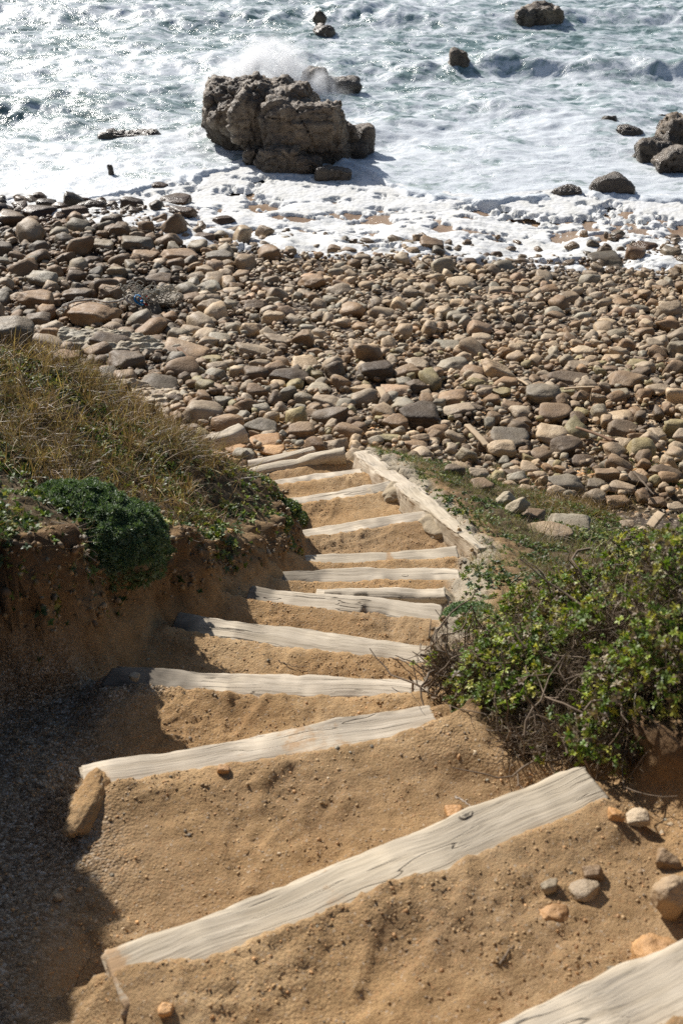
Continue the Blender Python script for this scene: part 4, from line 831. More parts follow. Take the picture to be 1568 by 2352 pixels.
blobrock('sea_rock', [blk(605, 368, 250, 165, ang=1.2, dep=.55), blk(590, 352, 220, 162, ang=1.2, dep=.7), blk(712, 388, 150, 146, ang=1.1, dep=.9), blk(530, 345, 130, 150, ang=.9, dep=.9), blk(600, 372, 130, 165, ang=.85, dep=1.0), blk(678, 394, 150, 162, ang=1.1, dep=1.0), blk(744, 385, 112, 122, ang=1.0, dep=1.1), blk(495, 312, 55, 115, ang=.9), blk(785, 362, 70, 85, ang=.7),
    blk(650, 403, 150, 60, ang=.8, dep=.5), blk(590, 385, 50, 40, ang=.6), blk(700, 408, 90, 40, ang=.7, dep=.6), blk(640, 330, 240, 130, dep=.5, ang=.9)], 'huge brown cliff-like sea rock with spray bursting behind it', 3, vox=.034, group=RG, amp=1.1)
blobrock('sea_rock', [blk(836, 356, 66, 66, ang=.35, dep=.9), blk(815, 362, 60, 40, ang=.5)], 'smooth rounded rock leaning on the right end of the huge one', 5, vox=.04, amp=.5, group=RG, strata=.4)
blobrock('sea_rock', [blk(730, 222, 64, 42, .2, ang=.8, dep=.7), blk(785, 222, 84, 32, .15, ang=.9, dep=.7), blk(712, 216, 34, 40, .2, ang=.9)], 'dark jagged rock just behind the huge one, at the breaking wave', 6, vox=.05, group=RG, amp=.8)
blobrock('sea_rock', [blk(768, 424, 90, 30, .08, ang=.6, dep=.7, sink=.15)], 'low wave-washed rock at the front foot of the huge one', 7, vox=.035, amp=.5, group=RG)
blobrock('sea_rock', [blk(1240, 70, 108, 40, .2, ang=.9, dep=.7), blk(1215, 70, 60, 34, .2, ang=.9), blk(1262, 70, 54, 36, .2, ang=.8)], 'black low rock awash near the top right', 8, vox=.06, group=RG)
blobrock('sea_rock', [blk(742, 94, 48, 20, .2, ang=.8), blk(735, 82, 30, 34, .25, ang=.9, dep=.6)], 'small pointed black rock pair far out in the waves', 9, vox=.05, amp=.7, group=RG)
blobrock('sea_rock', [blk(1054, 181, 50, 42, .28, ang=.6, dep=.7)], 'single round rock in the breaking wave right of the spray', 10, vox=.045, amp=.6, group=RG)
blobrock('sea_rock', [blk(1520, 378, 110, 50, ang=.9, dep=.8), blk(1560, 405, 110, 60, ang=.9, dep=.8), blk(1570, 350, 100, 50, dz=.3, ang=.9)], 'big split block with a flat top cut by the right edge', 11, vox=.042, group=RG)
blobrock('sea_rock', [blk(1455, 322, 72, 26, ang=.7), blk(1440, 318, 40, 22, ang=.6)], 'long low dark rock just above the split block', 12, vox=.04, amp=.5, group=RG)
blobrock('sea_rock', [blk(1545, 312, 70, 34, ang=.7)], 'dark rock behind the split block at the right edge', 13, vox=.04, amp=.6, group=RG)
blobrock('sea_rock', [blk(1403, 290, 44, 22, ang=.5)], 'small dark dome of rock left of the long low one', 14, vox=.035, amp=.4, group=RG)
blobrock('sea_rock', [blk(1518, 280, 28, 15, ang=.4)], 'smallest round rock above the right-hand group', 15, vox=.03, amp=.3, group=RG)
blobrock('sea_rock', [blk(1404, 454, 106, 46, .1, ang=.3, dep=.6)], 'smooth dark whale-backed rock at the foam edge on the right', 16, vox=.04, amp=.4, group=RG, strata=.3)
blobrock('sea_rock', [blk(1305, 456, 74, 22, .08, ang=.5, dep=.6)], 'thin low rock left of the whale-backed one', 17, vox=.035, amp=.4, group=RG)
blobrock('sea_rock', [blk(300, 322, 150, 4, -.20, ang=.7, dep=.3), blk(345, 320, 70, 5, -.13, ang=.7, dep=.35)], 'flat shelf of rock barely above the swash on the left', 18, vox=.04, amp=.5, group=RG)
blobrock('sea_rock', [blk(256, 408, 16, 20, .08, ang=.5)], 'tiny upright stump of rock in the foam on the left', 19, vox=.02, amp=.2, group=RG)
# ------------------------------------------------------------------ plants
def frames(n, up, tilt, yaw=None):
    """random rotation matrices whose z leans around 'up' (n x 3)"""
    up = up + RNG.normal(size=(n, 3)) * tilt; up /= np.linalg.norm(up, axis=1)[:, None]
    a = RNG.normal(size=(n, 3)); xx = np.cross(up, a); xx /= np.linalg.norm(xx, axis=1)[:, None]; yy = np.cross(up, xx); return np.stack([xx, yy, up], 2)
def inst(tv, tf, pos, rot, sc, tint, ptint=None):
    n, k = len(pos), len(tv); V = np.einsum('nij,kj->nki', rot, tv) * sc.reshape(n, 1, -1) + pos[:, None]; F = (tf[None] + (np.arange(n) * k)[:, None, None]).reshape(-1, tf.shape[1])
    C = np.repeat(tint[:, None], k, 1) * (ptint[None] if ptint is not None else 1); return V.reshape(-1, 3), F, C.reshape(-1, 3)
def merge(parts):
    V, F, C, o = [], [], [], 0
    for v, f, c in parts: V.append(v); F.append(f + o); C.append(c); o += len(v)
    return np.concatenate(V), np.concatenate(F), np.concatenate(C)
def rosette(n=8, wid=.2, up=.55, seed=0, droop=.25):
    rs = np.random.default_rng(seed); V, F = [], []
    for k in range(n):
        a = k * 2.4 + rs.uniform(-.3, .3); el = up + rs.uniform(-.35, .45) * (1 if k > 2 else 2); L = rs.uniform(.7, 1.05); d = np.array([math.cos(a) * math.cos(el), math.sin(a) * math.cos(el), math.sin(el)]); s = np.array([-math.sin(a), math.cos(a), 0])
        nb = np.cross(d, s); b = len(V)
        for t, w in ((0, .25), (.45, 1), (.8, .8), (1, .15)):
            c = d * L * t - np.array([0, 0, droop]) * t * t; V += [c - s * w * wid * L + nb * .04 * w, c + s * w * wid * L + nb * .04 * w]
        for t in range(3): F.append([b + 2 * t, b + 2 * t + 1, b + 2 * t + 3, b + 2 * t + 2])
    return np.array(V), np.array(F)
def blade(seg=4, bend=.5, wid=.02, curl=0.):
    V, F = [], []
    for k in range(seg + 1):
        t = k / seg; c = np.array([math.sin(bend * t) * t, curl * t * t, math.cos(bend * t) * t]); w = wid * (1 - .85 * t); V += [c - np.array([0, w, 0]), c + np.array([w, w, 0])]
    for t in range(seg): F.append([2 * t, 2 * t + 1, 2 * t + 3, 2 * t + 2])
    return np.array(V), np.array(F)
def gnormal(x, y):
    e = .03; a = terrain(x + e, y, False)[0] - terrain(x - e, y, False)[0]; b = terrain(x, y + e, False)[0] - terrain(x, y - e, False)[0]
    n = np.stack([-a / (2 * e), -b / (2 * e), np.ones(len(x))], 1); return n / np.linalg.norm(n, axis=1)[:, None]
GREEN = np.array([(.06, .10, .028), (.09, .14, .03), (.15, .19, .045), (.045, .075, .025), (.20, .20, .06), (.075, .095, .04)])
DRY = np.array([(.20, .15, .095), (.13, .09, .055), (.32, .26, .17), (.08, .055, .038), (.17, .125, .085)])
def tints(P, n, v=.25): return P[RNG.integers(len(P), size=n)] * RNG.uniform(1 - v, 1 + v, (n, 1))
ROS = [rosette(8, .20, .6, s) for s in range(5)]; SPK = [rosette(9, .10, .8, 10 + s, .1) for s in range(4)]
BLD = [blade(4, b, .012, c) for b, c in ((.3, 0), (.9, .1), (1.4, -.15), (.15, .05))]
def scatter(n, x0, x1, y0, y1, dens):
    x = RNG.uniform(x0, x1, n); y = RNG.uniform(y0, y1, n); z, I = terrain(x, y); k = RNG.random(n) < dens(x, y, z, I); x, y, z = x[k], y[k], z[k]
    return np.stack([x, y, z], 1), gnormal(x, y), {a: b[k] for a, b in I.items()}
def veg(parts, P, N, tmpl, s0, s1, pal, tilt, upmix=.5, sink=.0, v=.25):
    n = len(P)
    if not n: return
    up = N * (1 - upmix) + np.array([0, 0, upmix]); k = RNG.integers(len(tmpl), size=n); ss = RNG.uniform(s0, s1, n)
    for j, (tv, tf) in enumerate(tmpl):
        m = k == j
        if m.sum(): parts.append(inst(tv, tf, P[m] - np.array([0, 0, sink]), frames(m.sum(), up[m], tilt), ss[m], tints(pal, m.sum(), v)))
def vnoise(x, y, s, sd): return fbm(XYZ(x, y) * s, 3, sd)
# --- left bank
def dl_top(x, y, z, I): return sst(.10, .28, I['dl'])
def on_left(edge=.12, edge2=.3): return lambda x, y, z, I: sst(edge, edge2, I['dl']) * (z > I['B'] + .05)
lg = []
area = (-3.6, -.2, 2.4, 6.9)
P, N, I = scatter(60000, *area, lambda x, y, z, I: on_left(.04, .14)(x, y, z, I) * np.clip(.42 + 1.5 * vnoise(x, y, 1.6, 91), 0.12, 1))
veg(lg, P, N, ROS, .012, .032, np.concatenate([GREEN * 1.25, GREEN * np.array([1.5, 1.35, 1.])]), .45, .5, -.008)
P, N, I = scatter(80000, *area, lambda x, y, z, I: on_left(.12, .3)(x, y, z, I) * np.clip(.3 + 1.5 * vnoise(x, y, 1.1, 92), .05, 1))
veg(lg, P, N, BLD, .03, .10, DRY * np.array([1.5, 1.25, 1.1]), .8, .4)
P, N, I = scatter(5000, *area, lambda x, y, z, I: on_left(.1, .3)(x, y, z, I) * .6)
veg(lg, P, N, BLD, .03, .08, GREEN * .9, .5, .6)
P, N, I = scatter(9000, -3.0, -.3, 3.9, 6.2, lambda x, y, z, I: on_left(.25, .6)(x, y, z, I) * .5)
veg(lg, P, N, BLD, .07, .17, DRY * np.array([1.5, 1.3, 1.1]), .4, .8)
# upright straw tufts near the crest
P, N, I = scatter(420, -2.9, -.5, 3.6, 6.0, lambda x, y, z, I: on_left(.35, .7)(x, y, z, I) * .8)
P = np.repeat(P, 34, 0) + RNG.normal(size=(len(P) * 34, 3)) * np.array([.018, .018, 0]); N = np.repeat(N, 34, 0); P[:, 2] = T(P[:, 0], P[:, 1])
veg(lg, P, N, BLD, .06, .16, DRY * np.array([1.9, 1.7, 1.4]), .32, .85, .004)
# tangled mats of long dead grass lying down the slope
P, N, I = scatter(16000, -3.2, -.5, 3.3, 5.6, lambda x, y, z, I: on_left(.3, .6)(x, y, z, I) * sst(-.05, .25, vnoise(x, y, 1.3, 95)))
dn = N * .35 + np.array([.55, -.55, .05]); veg(lg, P + np.array([0, 0, .02]), dn / np.linalg.norm(dn, axis=1)[:, None], BLD, .08, .2, DRY * 1.0, .45, 0.)
P, N, I = scatter(60000, -5.8, -1.1, -.5, 2.8, lambda x, y, z, I: on_left(.3, .5)(x, y, z, I) * np.clip(.5 + 1.3 * vnoise(x, y, 1.4, 96), .1, 1))
veg(lg, P[::2], N[::2], BLD, .03, .09, DRY * 1.3, .6, .5); veg(lg, P[1::2], N[1::2], ROS, .02, .04, GREEN * 1.3, .45, .5, -.008)
V, F, C = merge(lg); tag(mesh_np('bank_grass', V, F, M['leaf'], smooth=False, attr=dict(tint=C)), 'tangled dry grass and small green leaves covering the left bank', 'grass', kind='stuff')
# --- right ridge turf
rg = []
area = (-.3, 3.0, 3.2, 8.2)
on_r = lambda e0, e1: (lambda x, y, z, I: sst(e0, e1, I['dr']) * (z > I['B'] - .03 - .04 * perlin(XYZ(x, y) * 3, 6)))
P, N, I = scatter(170000, *area, lambda x, y, z, I: on_r(.0, .10)(x, y, z, I) * np.clip(.6 + 1.2 * vnoise(x, y, 2, 93), .1, 1))
veg(rg, P, N, BLD, .025, .07, np.concatenate([DRY * 1.3, GREEN * 1.5, DRY * 1.6]), .5, .6)
P, N, I = scatter(40000, *area, lambda x, y, z, I: on_r(.0, .12)(x, y, z, I) * np.clip(.15 + 1.6 * vnoise(x, y, 2.4, 94), .03, 1))
veg(rg, P, N, ROS, .014, .03, GREEN * 1.1, .4, .5, -.004)
P, N, I = scatter(2600, .7, 3., 3.4, 5.4, lambda x, y, z, I: on_r(.25, .5)(x, y, z, I) * .45)
veg(rg, P, N, BLD, .10, .22, DRY, .3, .9)
P, N, I = scatter(130000, 1.3, 5.8, -.5, 7.6, lambda x, y, z, I: sst(.5, .9, I['dr']) * (z > I['B'] - .03) * np.clip(.5 + 1.3 * vnoise(x, y, 1.2, 96), .1, 1))
veg(rg, P[::2], N[::2], BLD, .03, .10, DRY * 1.3, .6, .5); veg(rg, P[1::2], N[1::2], ROS, .02, .045, GREEN * 1.4, .45, .5, -.008)
V, F, C = merge(rg); tag(mesh_np('ridge_turf', V, F, M['leaf'], smooth=False, attr=dict(tint=C)), 'short dry and green turf on the ridge right of the steps', 'turf', kind='stuff')

def tubes(paths, rad, name, mat, parent=None, seg=5):
    V, F, o = [], [], 0; th = np.linspace(0, 2 * math.pi, seg, endpoint=False)
    for P, r in zip(paths, rad):
        P = np.asarray(P, float); D = np.gradient(P, axis=0); D /= np.linalg.norm(D, axis=1)[:, None] + 1e-9; S = np.cross(D, [.31, .2, .93]); S /= np.linalg.norm(S, axis=1)[:, None] + 1e-9; U = np.cross(S, D); rr = np.linspace(r, r * .35, len(P)) if np.isscalar(r) else np.asarray(r)
        ring = (P[:, None] + rr[:, None, None] * (np.cos(th)[None, :, None] * S[:, None] + np.sin(th)[None, :, None] * U[:, None])); V.append(ring.reshape(-1, 3)); n = len(P)
        i, j = np.meshgrid(np.arange(n - 1), np.arange(seg), indexing='ij'); A = (i * seg + j).ravel(); B_ = (i * seg + (j + 1) % seg).ravel(); F.append(np.stack([A, B_, B_ + seg, A + seg], 1) + o); o += n * seg
    return mesh_np(name, np.concatenate(V), np.concatenate(F), M[mat], parent)
def wander(a, d, L, n=9, wob=.35, grav=0.):
    a = np.array(a, float); d = np.array(d, float); d /= np.linalg.norm(d); P = [a]
    for _ in range(n - 1): d = d + RNG.normal(size=3) * wob + np.array([0, 0, grav]); d /= np.linalg.norm(d); P.append(P[-1] + d * L / n)
    return np.array(P)
# --- right shrub: stems and leaf clusters through a spreading dome over the bank edge
def shell(blobs, n, inner=.55, down=True):
    w = np.array([b[3] * b[4] for b in blobs]) ** 1.; w /= w.sum(); k = RNG.choice(len(blobs), n, p=w); B_ = np.array(blobs)[k]
    d = RNG.normal(size=(n, 3)); d[:, 2] = np.where(RNG.random(n) < .78, np.abs(d[:, 2]), d[:, 2]); d /= np.linalg.norm(d, axis=1)[:, None]
    rr = 1 - (1 - inner) * RNG.random(n) ** 1.6; rr += .10 * fbm(d * 3 + k[:, None] * 7, 3, 8) * 1.5
    P = B_[:, :3] + d * B_[:, 3:6] * rr[:, None]; return P, d / B_[:, 3:6] / np.linalg.norm(d / B_[:, 3:6], axis=1)[:, None], rr
shrub = empty('low_shrub', PD(1350, 1640, 2.0), 'dense low evergreen shrub with bare brown twigs overhanging the right side of the stairs', 'shrub')
def under(obj, par):                     # keep world position when parented
    obj.parent = par; obj.location = obj.location - par.location
P, N, rr = shell(SB, 30000, .55)
hz = T(P[:, 0], P[:, 1]); ok = P[:, 2] > hz - .02; P, N, rr = P[ok], N[ok], rr[ok]
sp_ = []
dens = fbm(P * 4.5, 3, 66); k1 = (dens > -.10) & (RNG.random(len(P)) < .62)
rt = PD(1350, 1400, 2.2)[0]; fresh = sst(1.15, 1.7, P[:, 0]) * sst(3.05, 2.5, P[:, 1])
top = sst(4.95, 5.25, P[:, 2] + .10 * fbm(P * 3, 3, 71)) * sst(2.2, 2.5, P[:, 1]); thin = RNG.random(len(P)) < 1 - .72 * top
g_ = k1 & (fresh < .5) & thin
veg(sp_, P[g_], N[g_], ROS, .009, .021, np.concatenate([GREEN * np.array([1.7, 1.6, .9]), GREEN * np.array([1.9, 1.85, .95]), DRY[:3], DRY[:2]]), .6, .5)
d_ = (RNG.random(len(P)) < .35); veg(sp_, P[d_], N[d_], BLD, .02, .06, np.concatenate([DRY, DRY * .8]), .9, .4)
veg(sp_, P[k1 & (fresh >= .5)], N[k1 & (fresh >= .5)], SPK, .028, .05, np.array([(.07, .15, .03), (.11, .22, .035), (.05, .11, .02), (.16, .27, .05)]), .5, .6)
V, F, C = merge(sp_); o = mesh_np('foliage', V, F, M['leaf'], smooth=False, attr=dict(tint=C)); under(o, shrub)
k2 = RNG.random(len(P)) < .34 + .4 * top + .2 * (dens < -.05); paths, rad = [], []
for p_, n_ in zip(P[k2], N[k2]):
    L = RNG.uniform(.05, .18); st_ = p_ - n_ * L * .8; paths.append(wander(st_, n_ * .6 + np.array([0, 0, .4]) + RNG.normal(size=3) * .45, L, 6, .3)); rad.append(RNG.uniform(.0010, .0022))
o = tubes(paths, rad, 'twigs', 'twig', seg=3); under(o, shrub); o['kind'] = 'stuff'
# dim interior: older stems
paths, rad = [], []
for _ in range(420):
    b = SB[RNG.integers(len(SB))]; a = np.array(b[:3]) + RNG.normal(size=3) * np.array(b[3:6]) * .45; a[2] -= b[5] * .2; paths.append(wander(a, RNG.normal(size=3) + np.array([-.3, -.3, .2]), RNG.uniform(.12, .32), 8, .35)); rad.append(RNG.uniform(.002, .005))
o = tubes(paths, rad, 'stems', 'twig', seg=5); under(o, shrub); o['kind'] = 'stuff'
BR = [((1400, 1640, 2.35), (1480, 1520, 2.42), (1530, 1420, 2.6), .006), ((1125, 1650, 2.55), (1180, 1690, 2.45), (1235, 1715, 2.35), .004), ((1230, 1722, 2.3), (1300, 1690, 2.3), (1390, 1670, 2.35), .005), ((1150, 1600, 2.6), (1230, 1640, 2.5), (1290, 1610, 2.55), .004), ((1380, 1490, 2.7), (1420, 1440, 2.75), (1440, 1420, 2.8), .005), ((1500, 1590, 2.35), (1470, 1650, 2.3), (1440, 1740, 2.25), .004)]
for k, (a, b, c, r) in enumerate(BR):
    A, B_, C_ = PY(*a), PY(*b), PY(*c); t = np.linspace(0, 1, 12)[:, None]; Pp = (1 - t) ** 2 * A + 2 * t * (1 - t) * B_ + t * t * C_ + RNG.normal(size=(12, 3)) * .004
    ps = [Pp]; rs_ = [r]
    for _ in range(4): i_ = RNG.integers(3, 10); ps.append(wander(Pp[i_], (C_ - A) + RNG.normal(size=3) * .25, RNG.uniform(.05, .12), 6, .3)); rs_.append(r * .5)
    o = tubes(ps, rs_, 'dead_branch', 'root', seg=6); under(o, shrub)
# twigs hanging below the overhang, rooted in the soil edge
paths, rad = [], []
for _ in range(230):
    u, v, y = RNG.uniform(1010, 1560), RNG.uniform(1620, 1740), RNG.uniform(2.25, 2.6); a = PY(u, v, y)
    if a[2] < T(a[0], a[1])[0]: continue
    paths.append(wander(a, RNG.normal(size=3) + np.array([-.4, -.2, .1]), RNG.uniform(.06, .2), 8, .4)); rad.append(RNG.uniform(.001, .0022))
if paths: o = tubes(paths, rad, 'hanging_twigs', 'root', seg=4); under(o, shrub); o['kind'] = 'stuff'
# --- left green cushion + small cushions
def cushion(name, blobs, n, label, pal, s0, s1, cat='plant', tm=SPK, core=(.02, .035, .012)):
    c = blobs[0]; r = empty(name, (c[0], c[1], c[2] - c[5]), label, cat); P, N, _ = shell(blobs, n, .86); pr = []
    veg(pr, P, N, tm, s0, s1, pal, .35, .1); V, F, C = merge(pr); under(mesh_np('foliage', V, F, M['leaf'], smooth=False, attr=dict(tint=C)), r)
    vs, fs, o_ = [], [], 0
    for b in blobs: v, f = rockshape(int(b[3] * 1e4) % 97, 3, .1); vs.append(v * np.array(b[3:6]) * .78 + np.array(b[:3])); fs.append(f + o_); o_ += len(v)
    under(mesh_np('woody_core', np.concatenate(vs), np.concatenate(fs), M['twig']), r); return r
CP = np.array([(.08, .14, .055), (.14, .21, .10), (.05, .09, .035), (.20, .26, .16), (.11, .17, .06)])
cushion('cushion_plant', [blob_at(275, 1245, 3.27, .165, .17, .15), blob_at(190, 1185, 3.35, .15, .15, .11), blob_at(320, 1275, 3.30, .11, .1, .11), blob_at(140, 1165, 3.45, .12, .14, .07)], 14000, 'dark green mossy cushion plant bulging over the edge of the left bank', CP, .012, .02)
cushion('cushion_plant', [blob_at(1065, 1428, 3.42, .085, .09, .055), blob_at(1100, 1418, 3.5, .07, .07, .045)], 1600, 'small grey-green cushion plant at the top of the right shrub beside the mortar', CP * 1.3, .01, .016)
cushion('cushion_plant', [blob_at(1225, 1275, 4.95, .10, .08, .03)], 500, 'flat dark green cushion in the turf beyond the rail end', CP, .012, .02)
def gb(u, v, y0, rx, ry, rz, up=0.):
    c, _ = ground_hit(u, v, y0); return (c[0], c[1], c[2] + up * rz, rx, ry, rz)
cushion('cushion_plant', [gb(682, 1205, 3.5, .06, .08, .045), gb(655, 1185, 3.5, .08, .08, .035), gb(640, 1215, 3.5, .06, .05, .04)], 1500, 'bright green leafy clump at the tip of the left bank', GREEN * 1.1, .014, .026, tm=ROS)
# dried weed wrack on the beach right
pr = []; pts_ = []
for u, v, n_, spr in ((1250, 1175, 260, .10), (1320, 1165, 320, .14), (1370, 1195, 200, .12), (1440, 1180, 120, .10), (1290, 1200, 160, .1)):
    c, _ = ground_hit(u, v); q_ = c + RNG.normal(size=(n_, 3)) * np.array([spr, spr, .01]); q_[:, 2] = T(q_[:, 0], q_[:, 1]) + RNG.uniform(.03, .09, n_); pts_.append(q_)
q_ = np.concatenate(pts_); veg(pr, q_, np.tile([0, 0, 1.], (len(q_), 1)), BLD[1:3], .05, .13, np.array([(.25, .16, .07), (.33, .22, .11), (.16, .10, .05)]), .9, .4)
V, F, C = merge(pr); tag(mesh_np('dried_seaweed', V, F, M['leaf'], smooth=False, attr=dict(tint=C)), 'brown dried weed caught on the gravel below the right ridge', 'seaweed', kind='stuff')

# ------------------------------------------------------------------ boards, sticks, rope, net
def boardbm(name, a, b, w, th, label, mat='plank', roll=0., cat='plank', group='washed-up boards on the stones', nails=0):
    a, b = np.array(a), np.array(b); L = np.linalg.norm(b - a); n = 24; xs = np.linspace(-L / 2, L / 2, n); V = []
    for k, x in enumerate(xs):
        e = .004 * math.sin(k * 1.7) + (RNG.normal() * .004 if k in (0, n - 1) else 0); ww = w / 2 * (1 + .03 * math.sin(k * .9))
        for y_, z_ in ((-ww, -th / 2), (-ww * .92, th / 2 - .001), (-ww * .86, th / 2), (ww * .86, th / 2), (ww * .92, th / 2 - .001), (ww, -th / 2)): V.append((x + (e * y_ / w * 2 if k in (0, n - 1) else 0), y_, z_ + .006 * math.sin(k / n * 3)))
    i, j = np.meshgrid(np.arange(n - 1), np.arange(6), indexing='ij'); A = (i * 6 + j).ravel(); B_ = (i * 6 + (j + 1) % 6).ravel(); F = np.stack([A, A + 6, B_ + 6, B_], 1); caps = np.array([[0, 1, 2, 3, 4, 5], [(n - 1) * 6 + k for k in (5, 4, 3, 2, 1, 0)]])
    o = mesh_np(name, np.array(V), [F, caps], M[mat], smooth=False); ex = (b - a) / L; q0 = Vector(ex.tolist()).to_track_quat('X', 'Z'); o.rotation_mode = 'QUATERNION'; o.rotation_quaternion = q0 @ Euler((roll, 0, 0)).to_quaternion(); o.location = (a + b) / 2
    if nails:
        for k in range(nails):
            v, f = ico(1); u_ = -L / 2 + L * (k // 2 + .5) / ((nails + 1) // 2); nl = mesh_np('nail', v * np.array([.006, .006, .002]), f, M['rust'], o); nl.location = (u_, (.25 if k % 2 else -.25) * w, th / 2)
    return tag(o, label, cat, group)
def lay(u0, v0, u1, v1, l0=.12, l1=.12):
    a, _ = ground_hit(u0, v0); b, _ = ground_hit(u1, v1); return PD(u0, v0, CH - a[2] - l0 - .05), PD(u1, v1, CH - b[2] - l1 - .05)
boardbm('plank', *lay(1072, 976, 1117, 1024, .17, .13), .055, .02, 'long pale plank lying between dark rocks above the grassy ridge', nails=2)
boardbm('plank', *lay(871, 890, 883, 914, .14, .12), .07, .018, 'short pale plank standing out beside the mossy black rock')
boardbm('plank', *lay(1330, 984, 1412, 1015, .16, .14), .09, .022, 'dark weathered board with nail holes right of the big smooth brown boulder', 'oldplank', roll=-.5, nails=4)
boardbm('plank', *lay(1518, 1178, 1492, 1210, .14, .08), .075, .02, 'short upright board end beside the shrub top at the right', roll=.2)
boardbm('plank', *lay(1188, 870, 1212, 885, .14, .13), .03, .01, 'sliver of pale wood by the pale triangular slab')
boardbm('plank', *lay(1294, 893, 1365, 889, .16, .15), .025, .012, 'thin pale lath under the dark log-like stone')
boardbm('plank', *lay(1150, 671, 1186, 678, .18, .16), .04, .012, 'tiny reddish board near the foam among cobbles', 'oldplank')
boardbm('stick', *lay(410, 800, 443, 836, .22, .12), .04, .025, 'squared brown stick leaning across the flat slab on the left', 'oldplank', cat='stick', group=None)
def stick(name, P, r, label, mat='twig', group=None):
    P = np.array(P); c = P.mean(0); o = tubes([P - c], [r], name, mat, seg=6); o.location = c.tolist(); return tag(o, label, 'stick', group)
def crv(pts, n=14, jit=.002):
    P = np.array(pts, float); t = np.linspace(0, len(P) - 1, n); Q = np.stack([np.interp(t, range(len(P)), P[:, k]) for k in range(3)], 1)
    for _ in range(3): Q[1:-1] = (Q[:-2] + 2 * Q[1:-1] + Q[2:]) / 4
    return Q + RNG.normal(size=Q.shape) * jit
def onT(u, v, d, lift=.004): p_ = PD(u, v, d); p_[2] = T(p_[0], p_[1])[0] + lift; return p_
stick('stick', crv(lay(1455, 1085, 1500, 1135, .25, .15)), .013, 'thin bent stick poking from stones at the right edge')
stick('stick', crv(lay(1190, 712, 1225, 702, .2, .2)), .012, 'dark crossed stick among pale cobbles near the foam')
stick('stick', [*crv([onT(1145, 2206, 1.98), onT(1160, 2190, 1.98), onT(1182, 2162, 1.98)])], .0035, 'short bent twig lying on the nearest sandy step')
stick('stick', [*crv([onT(1046, 1826, 2.22, .02), onT(1060, 1838, 2.22, .03), onT(1079, 1848, 2.2, .04)])], .004, 'bleached peg sticking out behind the long timber step', 'root')
stick('stick', [*crv([onT(895, 1505, 2.7, .02), onT(925, 1518, 2.68, .03), onT(975, 1535, 2.66, .01)])], .003, 'dark twig reaching across the step from the shrub')
stick('stick', [*crv([onT(640, 1512, 2.7), onT(670, 1525, 2.7, .008), onT(712, 1528, 2.7)])], .002, 'hair-thin dark root curling on the shaded step')
def ropeobj(name, P, r, label, mat, parent=None, strands=3, pitch=.05):
    P = crv(P, 90, .0); D = np.gradient(P, axis=0); s = np.concatenate([[0], np.cumsum(np.linalg.norm(np.diff(P, axis=0), axis=1))]); D /= np.linalg.norm(D, axis=1)[:, None]; S = np.cross(D, [.1, .2, .97]); S /= np.linalg.norm(S, axis=1)[:, None]; U = np.cross(S, D)
    ps = [P + r * .5 * (np.cos(s / pitch * 2 * math.pi + k * 2.1)[:, None] * S + np.sin(s / pitch * 2 * math.pi + k * 2.1)[:, None] * U) for k in range(strands)]
    return tubes(ps, [np.full(len(P), r * .55)] * strands, name, mat, parent, 6)
def ab(u, v, lift=.2):
    lift += .10; c, _ = ground_hit(u, v); return PD(u, v, CH - c[2] - lift)
rp = ropeobj('rope', [ab(135, 722, .12), ab(150, 700, .2), ab(172, 692, .25), ab(215, 688, .25), ab(245, 695, .25), ab(270, 692, .22), ab(290, 684, .2)], .016, '', 'rope')
kn = []
for (u, v) in ((140, 716), (150, 706), (178, 691), (186, 690)):
    c = ab(u, v, .2); t = np.linspace(0, 4 * math.pi, 40); kn.append(np.stack([c[0] + .035 * np.cos(t), c[1] + .03 * np.sin(t * 1.3), c[2] + .03 * np.sin(t)], 1))
[tubes([k_], [np.full(40, .011)], 'rope_knot', 'rope', rp, 6) for k_ in kn]; tag(rp, 'knotted pale rope stretched across the stones left of the net', 'rope')
cn = ab(335, 680, .2); net = empty('fishing_net', (cn[0], cn[1], cn[2] - .15), 'tangled heap of washed-up net and coloured cord under a dark capstone', 'net')
ps = []
for k in range(46):
    a = RNG.normal(size=3) * np.array([.14, .07, .05]); t = np.linspace(0, RNG.uniform(3, 8), 26); c = a + np.array([.05, 0, .17]); R1 = RNG.uniform(.04, .12)
    ps.append(np.stack([c[0] + R1 * np.cos(t + k), c[1] + R1 * .6 * np.sin(t * 1.2 + k), c[2] + .04 * np.sin(t * 1.7)], 1))
tubes(ps, [np.full(26, .006)] * len(ps), 'mesh_tangle', 'net', net, 5)['kind'] = 'stuff'
for nm, mt, n_, ax, rr_ in (('blue_cord', 'blue', 3, -.08, .008), ('red_cord', 'red', 2, 0., .006), ('pale_cord', 'rope', 3, -.18, .012)):
    ps = [np.stack([ax + .05 * np.cos(t + k) * (1 + .2 * k), -.08 + .05 * np.sin(t * 1.1), .13 + .05 * np.sin(t * .8 + k) + .0 * t], 1) for k in range(n_) for t in [np.linspace(0, 6, 24)]]
    tubes(ps, [np.full(24, rr_)] * n_, nm, mt, net, 6)
v, f = ico(3); fl = mesh_np('float', v * np.array([.022, .022, .018]), f, M['blue'], net); fl.location = (-.03, -.14, .14)

